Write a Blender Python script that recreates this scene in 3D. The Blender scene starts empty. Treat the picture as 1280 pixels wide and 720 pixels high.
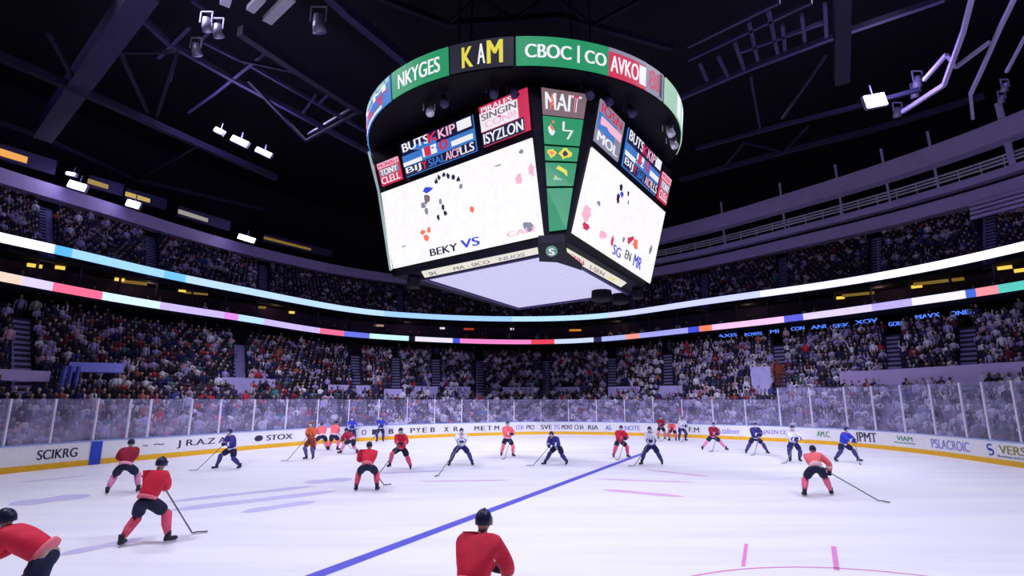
import bpy, bmesh, math, random
import numpy as np
from mathutils import Vector, Matrix
random.seed(7); rng=np.random.default_rng(7)
C=bpy.context.scene.collection
F,T_,H=675.0,0.2045,2.9
ct,st=math.cos(T_),math.sin(T_)
# ---------------------------------------------------------------- camera
cd=bpy.data.cameras.new('camera'); cam=bpy.data.objects.new('camera',cd); C.objects.link(cam)
cam.location=(0,0,H); cam.rotation_euler=(math.pi/2+T_,0,0)
cd.sensor_width=36; cd.lens=F*36/1280; cd.clip_end=400
bpy.context.scene.camera=cam
vs=bpy.context.scene.view_settings; vs.view_transform='Standard'; vs.look='None'; vs.gamma=1; vs.exposure=0; vs.use_curve_mapping=False
def ray(px,py):
    u=(px-640)/F; v=(360-py)/F
    return Vector((u,ct-v*st,st+v*ct))
def W(px,py,h):                       # point on the sight line at height h above the camera
    r=ray(px,py); r=r*(h/r.z); return Vector((r.x,r.y,r.z+H))
def G(px,py): return W(px,py,-H)
def proj(X,Y,Z):
    Z=Z-H; dep=Y*ct+Z*st; return 640+F*X/dep, 360-F*(-Y*st+Z*ct)/dep
# ---------------------------------------------------------------- materials
MC={}
def mat(name,col,rough=.6,em=0,metal=0,var=.12,scale=6,spec=.3,alpha=None):
    if name in MC: return MC[name]
    m=bpy.data.materials.new(name); m.use_nodes=True; nt=m.node_tree; b=nt.nodes['Principled BSDF']
    b.inputs['Roughness'].default_value=rough; b.inputs['Metallic'].default_value=metal
    b.inputs['Specular IOR Level'].default_value=spec
    tc=nt.nodes.new('ShaderNodeTexCoord'); n=nt.nodes.new('ShaderNodeTexNoise'); n.inputs['Scale'].default_value=scale
    n.inputs['Detail'].default_value=3; nt.links.new(tc.outputs['Object'],n.inputs['Vector'])
    r=nt.nodes.new('ShaderNodeValToRGB'); nt.links.new(n.outputs['Fac'],r.inputs['Fac'])
    r.color_ramp.elements[0].position=.3; r.color_ramp.elements[1].position=.7
    r.color_ramp.elements[0].color=[max(0,c*(1-var)) for c in col]+[1]; r.color_ramp.elements[1].color=[min(1,c*(1+var)) for c in col]+[1]
    nt.links.new(r.outputs['Color'],b.inputs['Base Color'])
    if em:
        nt.links.new(r.outputs['Color'],b.inputs['Emission Color']); b.inputs['Emission Strength'].default_value=em
    MC[name]=m; return m
def led(name,col,e=1.0):              # a lit LED face: black diode board that gives off its colour
    if name in MC: return MC[name]
    m=mat(name,col,.5,em=e,var=.04,scale=3); b=m.node_tree.nodes['Principled BSDF']
    for l in list(b.inputs['Base Color'].links): m.node_tree.links.remove(l)
    b.inputs['Base Color'].default_value=(.01,.01,.012,1); return m
def srgb(r,g,b): 
    f=lambda c:(c/255/12.92 if c<=10 else ((c/255+.055)/1.055)**2.4)
    return (f(r),f(g),f(b))
def noisy_led(name,cols,scale,e=1.0,stretch=(1,1,1)):  # LED face with a busy multicoloured picture
    m=bpy.data.materials.new(name); m.use_nodes=True; nt=m.node_tree; b=nt.nodes['Principled BSDF']
    b.inputs['Base Color'].default_value=(.01,.01,.012,1)
    tc=nt.nodes.new('ShaderNodeTexCoord'); mp=nt.nodes.new('ShaderNodeMapping'); mp.inputs['Scale'].default_value=stretch
    v=nt.nodes.new('ShaderNodeTexVoronoi'); v.inputs['Scale'].default_value=scale
    nt.links.new(tc.outputs['Object'],mp.inputs['Vector']); nt.links.new(mp.outputs['Vector'],v.inputs['Vector'])
    sx=nt.nodes.new('ShaderNodeSeparateColor'); nt.links.new(v.outputs['Color'],sx.inputs['Color'])
    r=nt.nodes.new('ShaderNodeValToRGB'); r.color_ramp.interpolation='CONSTANT'; nt.links.new(sx.outputs[0],r.inputs['Fac'])
    el=r.color_ramp.elements
    while len(el)<len(cols): el.new(.5)
    for i,c in enumerate(cols): el[i].position=i/len(cols); el[i].color=(*c,1)
    nt.links.new(r.outputs['Color'],b.inputs['Emission Color']); b.inputs['Emission Strength'].default_value=e
    MC[name]=m; return m
# ---------------------------------------------------------------- object helpers
def tag(o,label=None,cat=None,group=None,kind=None):
    if label: o['label']=label
    if cat: o['category']=cat
    if group: o['group']=group
    if kind: o['kind']=kind
    return o
def empty(name,loc=(0,0,0),rz=0):
    o=bpy.data.objects.new(name,None); C.objects.link(o); o.location=loc; o.rotation_euler=(0,0,rz); o.empty_display_size=.3; return o
class MB:
    def __init__(s): s.v=[]; s.f=[]; s.m=[]; s.sm=[]
    def add(s,vs_,fs,mi=0,smooth=False):
        n=len(s.v); s.v+= [tuple(v) for v in vs_]; s.f+=[tuple(i+n for i in f) for f in fs]; s.m+=[mi]*len(fs); s.sm+=[smooth]*len(fs); return s
    def box(s,c,d,mi=0,R=None):
        c=Vector(c); vs_=[]
        for x in(-.5,.5):
            for y in(-.5,.5):
                for z in(-.5,.5):
                    p=Vector((x*d[0],y*d[1],z*d[2])); 
                    if R: p=R@p
                    vs_.append(c+p)
        return s.add(vs_,[(0,1,3,2),(4,6,7,5),(0,4,5,1),(2,3,7,6),(0,2,6,4),(1,5,7,3)],mi)
    def bar(s,a,b,w,h=None,mi=0):
        a=Vector(a); b=Vector(b); h=h or w; d=(b-a); L=d.length
        if L<1e-6: return s
        q=d.to_track_quat('Z','Y').to_matrix()
        return s.box((a+b)/2,(w,h,L),mi,q)
    def tube(s,pts,rad,seg=8,mi=0,caps=True,sq=None):
        pts=[Vector(p) for p in pts]; n=len(pts); 
        if not hasattr(rad,'__len__'): rad=[rad]*n
        vs_=[]; prev=None
        for i,p in enumerate(pts):
            d=(pts[min(i+1,n-1)]-pts[max(i-1,0)]).normalized()
            if prev is None:
                x=d.orthogonal().normalized() if abs(d.z)<.9 else Vector((1,0,0))
                x=(x-d*x.dot(d)).normalized()
            else: x=(prev-d*prev.dot(d)).normalized()
            prev=x; y=d.cross(x)
            for k in range(seg):
                a=2*math.pi*k/seg; vs_.append(p+(x*math.cos(a)+y*math.sin(a)*(sq or 1))*rad[i])
        fs=[]
        for i in range(n-1):
            for k in range(seg): k2=(k+1)%seg; fs.append((i*seg+k,i*seg+k2,(i+1)*seg+k2,(i+1)*seg+k))
        if caps: fs.append(tuple(range(seg))[::-1]); fs.append(tuple((n-1)*seg+k for k in range(seg)))
        return s.add(vs_,fs,mi,True)
    def ball(s,c,r,seg=8,rings=6,mi=0,R=None):
        c=Vector(c); r=r if hasattr(r,'__len__') else (r,r,r); vs_=[]
        def pt(x,y,z):
            p=Vector((x*r[0],y*r[1],z*r[2])); return c+(R@p if R else p)
        vs_.append(pt(0,0,1))
        for i in range(1,rings):
            t=math.pi*i/rings
            for k in range(seg): a=2*math.pi*k/seg; vs_.append(pt(math.sin(t)*math.cos(a),math.sin(t)*math.sin(a),math.cos(t)))
        vs_.append(pt(0,0,-1)); fs=[]
        for k in range(seg):
            k2=(k+1)%seg; fs.append((0,1+k,1+k2)); fs.append((len(vs_)-1,1+(rings-2)*seg+k2,1+(rings-2)*seg+k))
            for i in range(rings-2): fs.append((1+i*seg+k,1+(i+1)*seg+k,1+(i+1)*seg+k2,1+i*seg+k2))
        return s.add(vs_,fs,mi,True)
    def mesh(s,name,mats):
        me=bpy.data.meshes.new(name); me.from_pydata(s.v,[],s.f)
        for m in (mats if isinstance(mats,(list,tuple)) else [mats]): me.materials.append(m)
        me.polygons.foreach_set('material_index',s.m); me.polygons.foreach_set('use_smooth',s.sm); me.update(); return me
    def build(s,name,mats,parent=None,loc=None):
        o=bpy.data.objects.new(name,s.mesh(name,mats)); C.objects.link(o)
        if parent: o.parent=parent
        if loc is not None: o.location=loc
        return o
def dup(o,parent=None):
    c=o.copy(); C.objects.link(c); c.parent=parent
    for ch in o.children: dup(ch,c)
    return c
TX={}
def text_geo(s):
    if s in TX: return TX[s]
    cu=bpy.data.curves.new('t','FONT'); cu.body=s; o=bpy.data.objects.new('t',cu); C.objects.link(o)
    bpy.context.view_layer.update(); dg=bpy.context.evaluated_depsgraph_get(); me=bpy.data.meshes.new_from_object(o.evaluated_get(dg))
    vs_=np.array([v.co[:2] for v in me.vertices]) if len(me.vertices) else np.zeros((1,2)); me.calc_loop_triangles(); fs=[tuple(p.vertices) for p in me.loop_triangles]
    bpy.data.objects.remove(o); bpy.data.curves.remove(cu); bpy.data.meshes.remove(me)
    lo=vs_.min(0); hi=vs_.max(0); vs_=(vs_-lo)/np.maximum(hi-lo,1e-6); TX[s]=(vs_,fs); return TX[s]
def put_text(mb,surf,s,u0,v0,u1,v1,d,mi=0):
    vs_,fs=text_geo(s); b=.035/max(1,len(s))*3
    for q in (0,b): mb.add([surf(u0+(u1-u0)*(x*(1-b)+q),v0+(v1-v0)*y,d+q*.02) for x,y in vs_],fs,mi)
def put_rect(mb,surf,u0,v0,u1,v1,d,mi=0,n=1):
    vs_=[];fs=[]
    for i in range(n+1):
        u=u0+(u1-u0)*i/n; vs_+=[surf(u,v0,d),surf(u,v1,d)]
    for i in range(n): fs.append((2*i,2*i+2,2*i+3,2*i+1))
    mb.add(vs_,fs,mi)
def put_blob(mb,surf,u,v,ru,rv,d,mi=0,n=14,j=.25,seed=0):
    r=random.Random(seed*31+int(u*997)+int(v*733)); vs_=[]
    for k in range(n):
        a=2*math.pi*k/n; q=1+r.uniform(-j,j); vs_.append(surf(u+ru*q*math.cos(a),v+rv*q*math.sin(a),d))
    mb.add(vs_,[tuple(range(n))],mi)
def slab_on(mb,surf,u0,v0,u1,v1,d0,d1,mi=0,n=1):   # panel with real thickness following a surface
    vs_=[];fs=[]
    for i in range(n+1):
        u=u0+(u1-u0)*i/n; vs_+=[surf(u,v0,d0),surf(u,v1,d0),surf(u,v1,d1),surf(u,v0,d1)]
    for i in range(n):
        a=4*i;b=a+4
        for k in range(4): fs.append((a+k,a+(k+1)%4,b+(k+1)%4,b+k))
    fs.append((0,3,2,1)); e=4*n; fs.append((e,e+1,e+2,e+3)); mb.add(vs_,fs,mi)
# ---------------------------------------------------------------- the bowl: nested arches in plan, polar about O
OX,OY=0.0,5.0
A0,A1=-82,82
AN=np.radians(np.arange(A0,A1+.01,.5))
def arch(pts,smooth=6):
    p=np.array(pts,float); a=np.arctan2(p[:,0]-OX,p[:,1]-OY); r=np.hypot(p[:,0]-OX,p[:,1]-OY); o=np.argsort(a)
    R=np.interp(np.radians(np.arange(A0-20,A1+20.01,.5)),a[o],r[o])
    k=np.exp(-.5*(np.arange(-40,41)/(smooth*2))**2); k/=k.sum(); Rp=np.pad(R,40,mode='edge'); R=np.convolve(Rp,k,'valid')
    return R[40:-40]
BO=arch([(-22,-8),(-21.6,5),(-21,15),(-20.4,22.6),(-19.7,24.1),(-19.2,26.1),(-17.3,29),(-15.4,33.7),(-13.7,37.1),(-9.5,41.4),(-6.9,43.6),(0,47.5),(2.9,48.6),(10.8,46.3),(15.7,42.3),(19.4,39.9),(22.1,35.2),(22.6,32.5),(22.7,28.6),(21.8,24.1),(22,15),(22.2,5),(22.5,-8)],3)
LO=arch([(-33,-10),(-31.5,10),(-30.5,22),(-29.5,30.3),(-28,36.5),(-22.7,47.3),(-20,55.9),(-16.1,60.2),(-3.9,66.1),(5.9,66.5),(10.4,63.8),(18.5,53.9),(21.3,51),(25.6,45),(29,38.8),(31.9,32.9),(33,22),(34,10),(35,-10)],3)
UP=arch([(-37,-10),(-35.5,10),(-34.2,24),(-33,33.4),(-31.3,35.7),(-24.7,51.1),(-21,58.2),(-17.2,63.8),(-4.1,68.6),(6.2,68.6),(11.9,66.3),(18.4,58.2),(22.6,53.6),(29.1,47),(32.9,40.9),(34.6,35.2),(36,24),(37,10),(38,-10)],3)
TI=arch([(-45,-10),(-43,10),(-41.5,28),(-39.8,39.4),(-38.1,42.5),(-36.2,46.3),(-35,51.4),(-31.1,59.5),(-18.7,74.7),(-6,80),(6,80),(19.5,71.3),(30.3,57.9),(35.2,51.6),(39.9,43),(41.2,40.8),(43,28),(45,10),(47,-10)],4)
def P(a,R,z,off=0):                    # a in degrees
    r=np.interp(math.radians(a),AN,R)+off; t=math.radians(a); return Vector((OX+r*math.sin(t),OY+r*math.cos(t),z))
def band(mb,prof,R,a0=A0,a1=A1,step=1.0,mi=0,close=True):   # sweep a profile of (offset,z) along an arch
    n=max(1,int(round((a1-a0)/step))); m=len(prof); vs_=[];fs=[]
    for i in range(n+1):
        a=a0+(a1-a0)*i/n; vs_+=[P(a,R,z,o) for o,z in prof]
    for i in range(n):
        for k in range(m if close else m-1):
            k2=(k+1)%m; fs.append((i*m+k,i*m+k2,(i+1)*m+k2,(i+1)*m+k))
    if close: fs.append(tuple(range(m))[::-1]); fs.append(tuple(n*m+k for k in range(m)))
    mb.add(vs_,fs,mi); return mb
def rect_prof(o0,z0,o1,z1): return [(o0,z0),(o0,z1),(o1,z1),(o1,z0)]
def a_at_px(px,R,z):                   # arch angle that shows at picture column px
    aa=np.arange(-80,80,.1); xs=[]
    for a in aa:
        p=P(a,R,z); dep=p.y*ct+(p.z-H)*st; xs.append(640+F*p.x/dep if dep>2 else (-9e3 if a<0 else 9e3))
    return float(np.interp(px,xs,aa))
# ================================================================ SETTING
# ice
def ice_material():
    m=bpy.data.materials.new('ice'); m.use_nodes=True; nt=m.node_tree; b=nt.nodes['Principled BSDF']
    tc=nt.nodes.new('ShaderNodeTexCoord'); mp=nt.nodes.new('ShaderNodeMapping'); mp.inputs['Scale'].default_value=(.07,.5,1); mp.inputs['Rotation'].default_value=(0,0,-.25)
    n=nt.nodes.new('ShaderNodeTexNoise'); n.inputs['Scale'].default_value=1.6; n.inputs['Detail'].default_value=5; n.inputs['Roughness'].default_value=.6
    nt.links.new(tc.outputs['Object'],mp.inputs['Vector']); nt.links.new(mp.outputs['Vector'],n.inputs['Vector'])
    r=nt.nodes.new('ShaderNodeValToRGB'); nt.links.new(n.outputs['Fac'],r.inputs['Fac'])
    r.color_ramp.elements[0].position=.3; r.color_ramp.elements[0].color=(.80,.80,.9,1); r.color_ramp.elements[1].position=.55; r.color_ramp.elements[1].color=(.9,.9,.93,1)
    n2=nt.nodes.new('ShaderNodeTexNoise'); n2.inputs['Scale'].default_value=22; n2.inputs['Detail'].default_value=4; nt.links.new(mp.outputs['Vector'],n2.inputs['Vector'])
    bp=nt.nodes.new('ShaderNodeBump'); bp.inputs['Strength'].default_value=.06; nt.links.new(n2.outputs['Fac'],bp.inputs['Height']); nt.links.new(bp.outputs['Normal'],b.inputs['Normal'])
    nt.links.new(r.outputs['Color'],b.inputs['Base Color']); b.inputs['Roughness'].default_value=.42; b.inputs['Specular IOR Level'].default_value=.12
    return m
mb=MB(); vs_=[(OX,OY-14,0)]+[tuple(P(a,BO,0,.3)) for a in np.arange(A0,A1+.1,2)]+[(24,-9,0),(-24,-9,0)]
n=len(vs_); vs2=[(x,y,-.12) for x,y,z in vs_]
fs=[(0,i+1,i) for i in range(1,n-1)]+[(0,1,n-1)]
mb.add(vs_,[f[::-1] if False else f for f in fs]); mb.add(vs2,[f[::-1] for f in fs])
ice=mb.build('floor',ice_material()); tag(ice,kind='structure')
bm=bmesh.new(); bm.from_mesh(ice.data); bmesh.ops.recalc_face_normals(bm,faces=bm.faces); bm.to_mesh(ice.data); bm.free()
def paint(name,poly_list,m,lab=None):
    mb=MB()
    for pl in poly_list: mb.add([(p[0],p[1],.004) for p in pl],[tuple(range(len(pl)))])
    o=mb.build(name,m,ice)
    if lab: o['label']=lab
    return o
def stripe(a,b,w):
    a=Vector(a[:2]);b=Vector(b[:2]); d=(b-a).normalized(); q=Vector((-d.y,d.x))*w/2; return [a-q,b-q,b+q,a+q]
MBl=mat('blue_ice_paint',srgb(95,95,205),.5,var=.08); MRd=mat('red_ice_paint',srgb(232,140,200),.5,var=.08)
g1,g2=G(388,722),G(806,566); dd=(g2-g1).normalized()
paint('blue_line',[stripe(g1-dd*8,g2+dd*.5,.30)],MBl)
# the red faceoff circle and its two hash marks
cc=Vector((5.0,6.3)); rr=4.1; ring=[]
for k in range(72):
    a,b=2*math.pi*k/72,2*math.pi*(k+1)/72
    ring.append([cc+Vector((math.cos(a),math.sin(a)))*(rr-.05),cc+Vector((math.cos(a),math.sin(a)))*rr,cc+Vector((math.cos(b),math.sin(b)))*rr,cc+Vector((math.cos(b),math.sin(b)))*(rr-.05)])
paint('faceoff_circle',ring,MRd)
paint('hash_mark',[stripe(G(929,708),G(933,680),.07)],MRd); paint('hash_mark',[stripe(G(1046,713),G(1042,683),.09)],MRd)
MPk=mat('pale_pink_streak',srgb(228,182,222),.5,var=.05); MLv=mat('pale_violet_streak',srgb(206,200,234),.5,var=.06)
def taper(a,b,w):
    a=Vector(a[:2]);b=Vector(b[:2]); d=(b-a); q=Vector((-d.y,d.x)).normalized()*w/2; o=[]
    for k in range(12): t=k/11; o.append(a+d*t+q*math.sin(math.pi*t)**.6*(1+.3*math.sin(9*t)))
    for k in range(11,-1,-1): t=k/11; o.append(a+d*t-q*math.sin(math.pi*t)**.6*(1+.3*math.cos(7*t)))
    return o
paint('ice_streak',[taper(G(742,599),G(872,603),.28),taper(G(752,612),G(856,621),.5),taper(G(806,587),G(888,596),.35),taper(G(520,602),G(640,600),.25)],MPk,'pale pink streaks across the ice')  # pale pink tapered streaks laid flat on the ice
paint('ice_streak',[taper(G(206,628),G(396,607),0.61),taper(G(196,640),G(424,613),0.76),taper(G(300,641),G(395,626),0.68),taper(G(470,592),G(560,588),0.54),taper(G(10,632),G(112,618),1.26),taper(G(70,695),G(180,672),0.45),taper(G(380,604),G(440,598),1.08),taper(G(20,604),G(110,594),0.27)],MLv,'pale violet streaks across the ice')  # wider tapered streaks in pale violet, same flat layer
# dasher boards
MWb=mat('board_white',(.86,.86,.88),.4,var=.03); MYk=mat('kick_yellow',srgb(240,185,40),.5,var=.05); MCap=mat('cap_rail_blue',srgb(150,165,215),.4); MBk=mat('board_back',(.06,.06,.09),.6)
mb=MB(); band(mb,rect_prof(0,.24,.1,1.03),BO,step=1); boards=mb.build('dasher_boards',MWb)
tag(boards,'white rink boards with adverts and a yellow kick strip, curving around the ice','rink boards')
band(MB(),rect_prof(-.03,0,.1,.24),BO).build('kick_strip',MYk,boards)
band(MB(),rect_prof(-.05,1.03,.16,1.09),BO).build('cap_rail',MCap,boards)
arc_a=np.arange(A0,A1,.1); arc_p=np.array([P(a,BO,0)[:2] for a in arc_a]); arc_s=np.r_[0,np.cumsum(np.hypot(*np.diff(arc_p,axis=0).T))]
def a_of_s(s): return float(np.interp(s,arc_s,arc_a))
def s_of_a(a): return float(np.interp(a,arc_a,arc_s))
def board_surf(u,v,d): return P(a_of_s(u),BO,v,-d)
Ink={'d':mat('ink_dark',srgb(50,48,75),.5),'g':mat('ink_green',srgb(60,130,90),.5),'l':mat('ink_lavender',srgb(130,125,205),.5),'b':mat('ink_blue',srgb(35,70,170),.5),'y':mat('ink_gold',srgb(150,140,60),.5)}
def board_text(s,x0,x1,ink,v0=.48,v1=.85):
    s0=s_of_a(a_at_px(x0,BO,.6)); s1=s_of_a(a_at_px(x1,BO,.6)); mb=MB(); put_text(mb,board_surf,s,s0,v0,s1,v1,.012); return mb.build('advert_text',Ink[ink],boards)
board_text('SCIKRG',46,97,'d',.42,.82); board_text('- ~',178,205,'d',.66,.74); board_text('J R.A.Z A',221,283,'d',.42,.84)
board_text('\u25CF STOX',318,366,'d',.45,.8); board_text('I C',436,446,'d',.4,.9)
for i,(x,s) in enumerate([(455,'O'),(468,'I'),(489,'B'),(502,'K'),(516,'P'),(523,'Y'),(531,'E'),(541,'B'),(558,'X'),(570,'R'),(596,'M'),(604,'E'),(612,'T'),(621,'M')]):
    board_text(s,x-3,x+3,'d',.42,.78)
for x0,x1,s,k in [(645,655,'COA','l'),(658,668,'PIO','d'),(676,690,'SVE','d'),(692,700,'TG','l'),(702,716,'MONT','d'),(718,730,'CHA','d'),(735,748,'RIA','d'),(757,764,'AG','b'),(781,800,'NOTE','l'),(861,874,'F.M','d'),(897,925,'S.taliner','l'),(954,985,'JALEN CO','l')]: board_text(s,x0,x1,k,.42,.8)
board_text('AM.C',1021,1037,'g'); board_text('IPMT',1071,1096,'d',.35,.92); board_text('VIAM',1121,1141,'g',.6,.85); board_text('wommine',1117,1144,'g',.44,.55)
board_text('PSLACROIC',1164,1212,'l',.38,.85); board_text('VERS',1249,1284,'y',.5,.88); board_text('Buchermiron',1246,1284,'d',.34,.44)
mb=MB(); s0=s_of_a(a_at_px(1238,BO,.6))
for k in range(2):
    for q in range(18):
        a=math.pi*(.25+1.5*q/18)+math.pi*k; b=math.pi*(.25+1.5*(q+1)/18)+math.pi*k; cy=.73-.2*k
        R0,R1=.09,.17
        mb.add([board_surf(s0+R*1.3*math.cos(t),cy+R*math.sin(t),.012) for t,R in ((a,R0),(a,R1),(b,R1),(b,R0))],[(0,1,2,3)])
mb.build('advert_logo',Ink['b'],boards)
ab=a_at_px(120,BO,.6); band(MB(),[(-.02,.0),(-.02,1.03),(-.035,1.03),(-.035,.0)],BO,ab-.45,ab+.45,.3).build('blue_line_mark',mat('board_blue',srgb(45,75,190),.4),boards)
# ---- glass: each pane a thing with its post
def glass_material():
    m=bpy.data.materials.new('rink_glass'); m.use_nodes=True; nt=m.node_tree; nt.nodes.clear()
    o=nt.nodes.new('ShaderNodeOutputMaterial'); t=nt.nodes.new('ShaderNodeBsdfTransparent'); t.inputs[0].default_value=(.93,.93,.96,1)
    g=nt.nodes.new('ShaderNodeBsdfGlossy'); g.inputs['Roughness'].default_value=.03
    d=nt.nodes.new('ShaderNodeBsdfDiffuse'); d.inputs[0].default_value=(.62,.58,.95,1)  # dust film tinted violet to stand in for ice reflected in the glass
    lw=nt.nodes.new('ShaderNodeLayerWeight'); lw.inputs[0].default_value=.5; pw=nt.nodes.new('ShaderNodeMath'); pw.operation='POWER'; pw.inputs[1].default_value=4.5; nt.links.new(lw.outputs['Facing'],pw.inputs[0])
    fr=nt.nodes.new('ShaderNodeMath'); fr.operation='MULTIPLY_ADD'; fr.inputs[1].default_value=.45; fr.inputs[2].default_value=.03; nt.links.new(pw.outputs[0],fr.inputs[0]); m1=nt.nodes.new('ShaderNodeMixShader'); m2=nt.nodes.new('ShaderNodeMixShader')
    tc=nt.nodes.new('ShaderNodeTexCoord'); n=nt.nodes.new('ShaderNodeTexNoise'); n.inputs['Scale'].default_value=1.3; n.inputs['Detail'].default_value=6; nt.links.new(tc.outputs['Object'],n.inputs['Vector'])
    mr=nt.nodes.new('ShaderNodeMapRange'); mr.inputs[1].default_value=.35; mr.inputs[2].default_value=.75; mr.inputs[3].default_value=.06; mr.inputs[4].default_value=.26; nt.links.new(n.outputs['Fac'],mr.inputs[0])
    nt.links.new(mr.outputs[0],m1.inputs[0]); nt.links.new(t.outputs[0],m1.inputs[1]); nt.links.new(d.outputs[0],m1.inputs[2])
    nt.links.new(fr.outputs[0],m2.inputs[0]); nt.links.new(m1.outputs[0],m2.inputs[1]); nt.links.new(g.outputs[0],m2.inputs[2]); nt.links.new(m2.outputs[0],o.inputs[0]); return m
MGl=glass_material(); MPo=mat('post_aluminium',(.75,.73,.85),.35,metal=.3,var=.05)
S0,S1=s_of_a(-70),s_of_a(70); s=S0
cols=[3,27,60,116,158,184,236,273]; marks=sorted([s_of_a(a_at_px(x,BO,1.2)) for x in (4,62,116,158,184,236,273,1016,1060,1095,1132,1170,1209,1238,1277)])
edges=[]; s=S0
while s<marks[0]-1.2: edges.append(s); s+=2.2
edges+=marks[:7]; s=marks[6]+2.3
while s<marks[7]-1.2: edges.append(s); s+=2.4
edges+=marks[7:]; s=marks[-1]+2
while s<S1: edges.append(s); s+=2.2
sL=s_of_a(a_at_px(960,BO,1.5))
for i in range(len(edges)-1):
    sa,sb=edges[i],edges[i+1]; am=a_of_s((sa+sb)/2); tall=(sa+sb)/2>sL; z1=3.75 if tall else 2.95
    c=P(a_of_s(sa),BO,1.09,.05); root=empty('glass_panel',c)
    zone='the tall right curve' if tall else ('the left curve' if am<-20 else 'the far middle side')
    tag(root,'clear glass panel on the boards along '+zone,'glass panel','glass panels on '+zone)
    mb=MB(); pa=P(a_of_s(sa)+.05,BO,0,.05)-c; pb=P(a_of_s(sb)-.05,BO,0,.05)-c; nrm=Vector((pb.y-pa.y,-(pb.x-pa.x),0)).normalized()*.006
    z0=0;vs_=[]
    for p in (pa-nrm,pb-nrm,pb+nrm,pa+nrm): vs_+=[(p.x,p.y,0),(p.x,p.y,z1-1.09)]
    mb.add(vs_,[(0,2,3,1),(2,4,5,3),(4,6,7,5),(6,0,1,7),(1,3,5,7),(0,6,4,2)]); mb.build('pane',MGl,root)
    w=.085 if abs(am)>22 else .06
    MB().box((0,0,(z1-1.09)/2),(w,w,z1-1.09)).build('post',MPo,root)
# ---- concrete stands
MCo=mat('stand_concrete',srgb(44,40,66),.8,var=.15,scale=2); MDk=mat('dark_wall',srgb(20,17,36),.85); MLg=mat('ledge_paint',srgb(185,168,220),.7,var=.06,scale=.8)
MSt=mat('aisle_concrete',srgb(140,134,185),.75,var=.1)
NL,NU=26,18
def lowrow(k): t=k/(NL-1); return t, .35+7.3*t**1.15
def Rlow(t): return (BO+1.7)*(1-t)+(LO+.2)*t
def Rup(t): return (UP+1.2)*(1-t)+(TI+1.8)*t
def uprow(k): t=k/(NU-1); return t, 12.6+6.3*t**1.08
def terrace(name,N,rowf,Rf,zb):
    mb=MB(); vs_=[];fs=[]; aa=np.arange(A0,A1+.1,2.0); rows=[]
    for k in range(N):
        t,z=rowf(k); t2=rowf(min(k+1,N-1))[0]; Ra=Rf(t); Rb=Rf(t2) if k<N-1 else Rf(t)+1.2; rows.append((Ra,z)); rows.append((Rb,z))
    m=len(rows)
    for a in aa:
        for R,z in rows: vs_.append(P(a,R,z,-.4))
    for i in range(len(aa)-1):
        for k in range(m-1): fs.append((i*m+k,i*m+k+1,(i+1)*m+k+1,(i+1)*m+k))
    mb.add(vs_,fs); o=mb.build(name,MCo); tag(o,kind='structure'); return o
terrace('floor_lower_stand',NL,lowrow,Rlow,0); terrace('floor_upper_stand',NU,uprow,Rup,12)
# inner kerb wall behind glass, concourse ground
mb=MB(); band(mb,[(.35,-.1),(.35,.35),(1.4,.35),(1.4,-.1)],BO,step=2); tag(mb.build('wall_rinkside',MDk),kind='structure')
# concourse back wall and the slab carrying the suites
tag(band(MB(),[(3.2,7.0),(3.2,9.35),(3.4,9.35),(3.4,7.0)],LO,step=2).build('wall_concourse',MDk),kind='structure')
tag(band(MB(),[(1.2,7.4),(1.2,7.6),(3.4,7.6),(3.4,7.4)],LO,step=2).build('floor_concourse',MCo),kind='structure')
tag(band(MB(),[(.12,9.45),(.12,9.6),(5,9.6),(5,9.45)],LO,step=2).build('floor_suites',MDk),kind='structure')
tag(band(MB(),[(.12,12.35),(.12,12.5),(6,12.5),(6,12.35)],UP,step=2).build('ceiling_suites',MDk),kind='structure')
tag(band(MB(),[(3.0,9.4),(3.0,12.6),(3.2,12.6),(3.2,9.4)],UP,step=2).build('wall_suites',mat('suite_wall',srgb(70,55,90),.8)),kind='structure')
tag(band(MB(),[(8,-.2),(8,31),(8.4,31),(8.4,-.2)],TI,step=2).build('wall_outer',MDk),kind='structure')
# ---- LED ribbon boards
def ribbon(name,R,z0,z1,segs,label):
    root=band(MB(),rect_prof(.0,z0-.08,.12,z1+.08),R,step=1).build(name,MDk); tag(root,label,'ribbon board')
    for x0,x1,col,e in segs:
        a0=a_at_px(x0,R,(z0+z1)/2) if x0>-400 else A0+1; a1=a_at_px(x1,R,(z0+z1)/2) if x1<1700 else A1-1
        key='led_%d_%d_%d'%col
        band(MB(),rect_prof(-.03,z0,-.001,z1),R,a0,a1,max(.2,(a1-a0)/max(1,round((a1-a0))))).build('led_section',led(key,srgb(*col),e),root)
    return root
wh=(236,236,255); lb=(150,200,255); lv=(196,178,250); pk=(250,110,150); or_=(255,205,190); bl=(70,80,225); rd=(240,70,90); mt=(190,235,240)
ribbon('upper_ribbon_board',UP,12.78,13.42,[(-999,68,wh,1.6),(68,90,(90,180,255),1.2),(90,205,lb,1.3),(205,232,(110,190,255),1.2),(232,480,(175,205,255),1.3),(480,640,(150,190,255),1.3),(640,760,(170,210,255),1.3),(760,950,(185,190,255),1.4),(950,1090,(215,210,255),1.5),(1090,2000,wh,1.7)],'glowing white and pale blue upper ribbon board in front of the upper stand')
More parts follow.
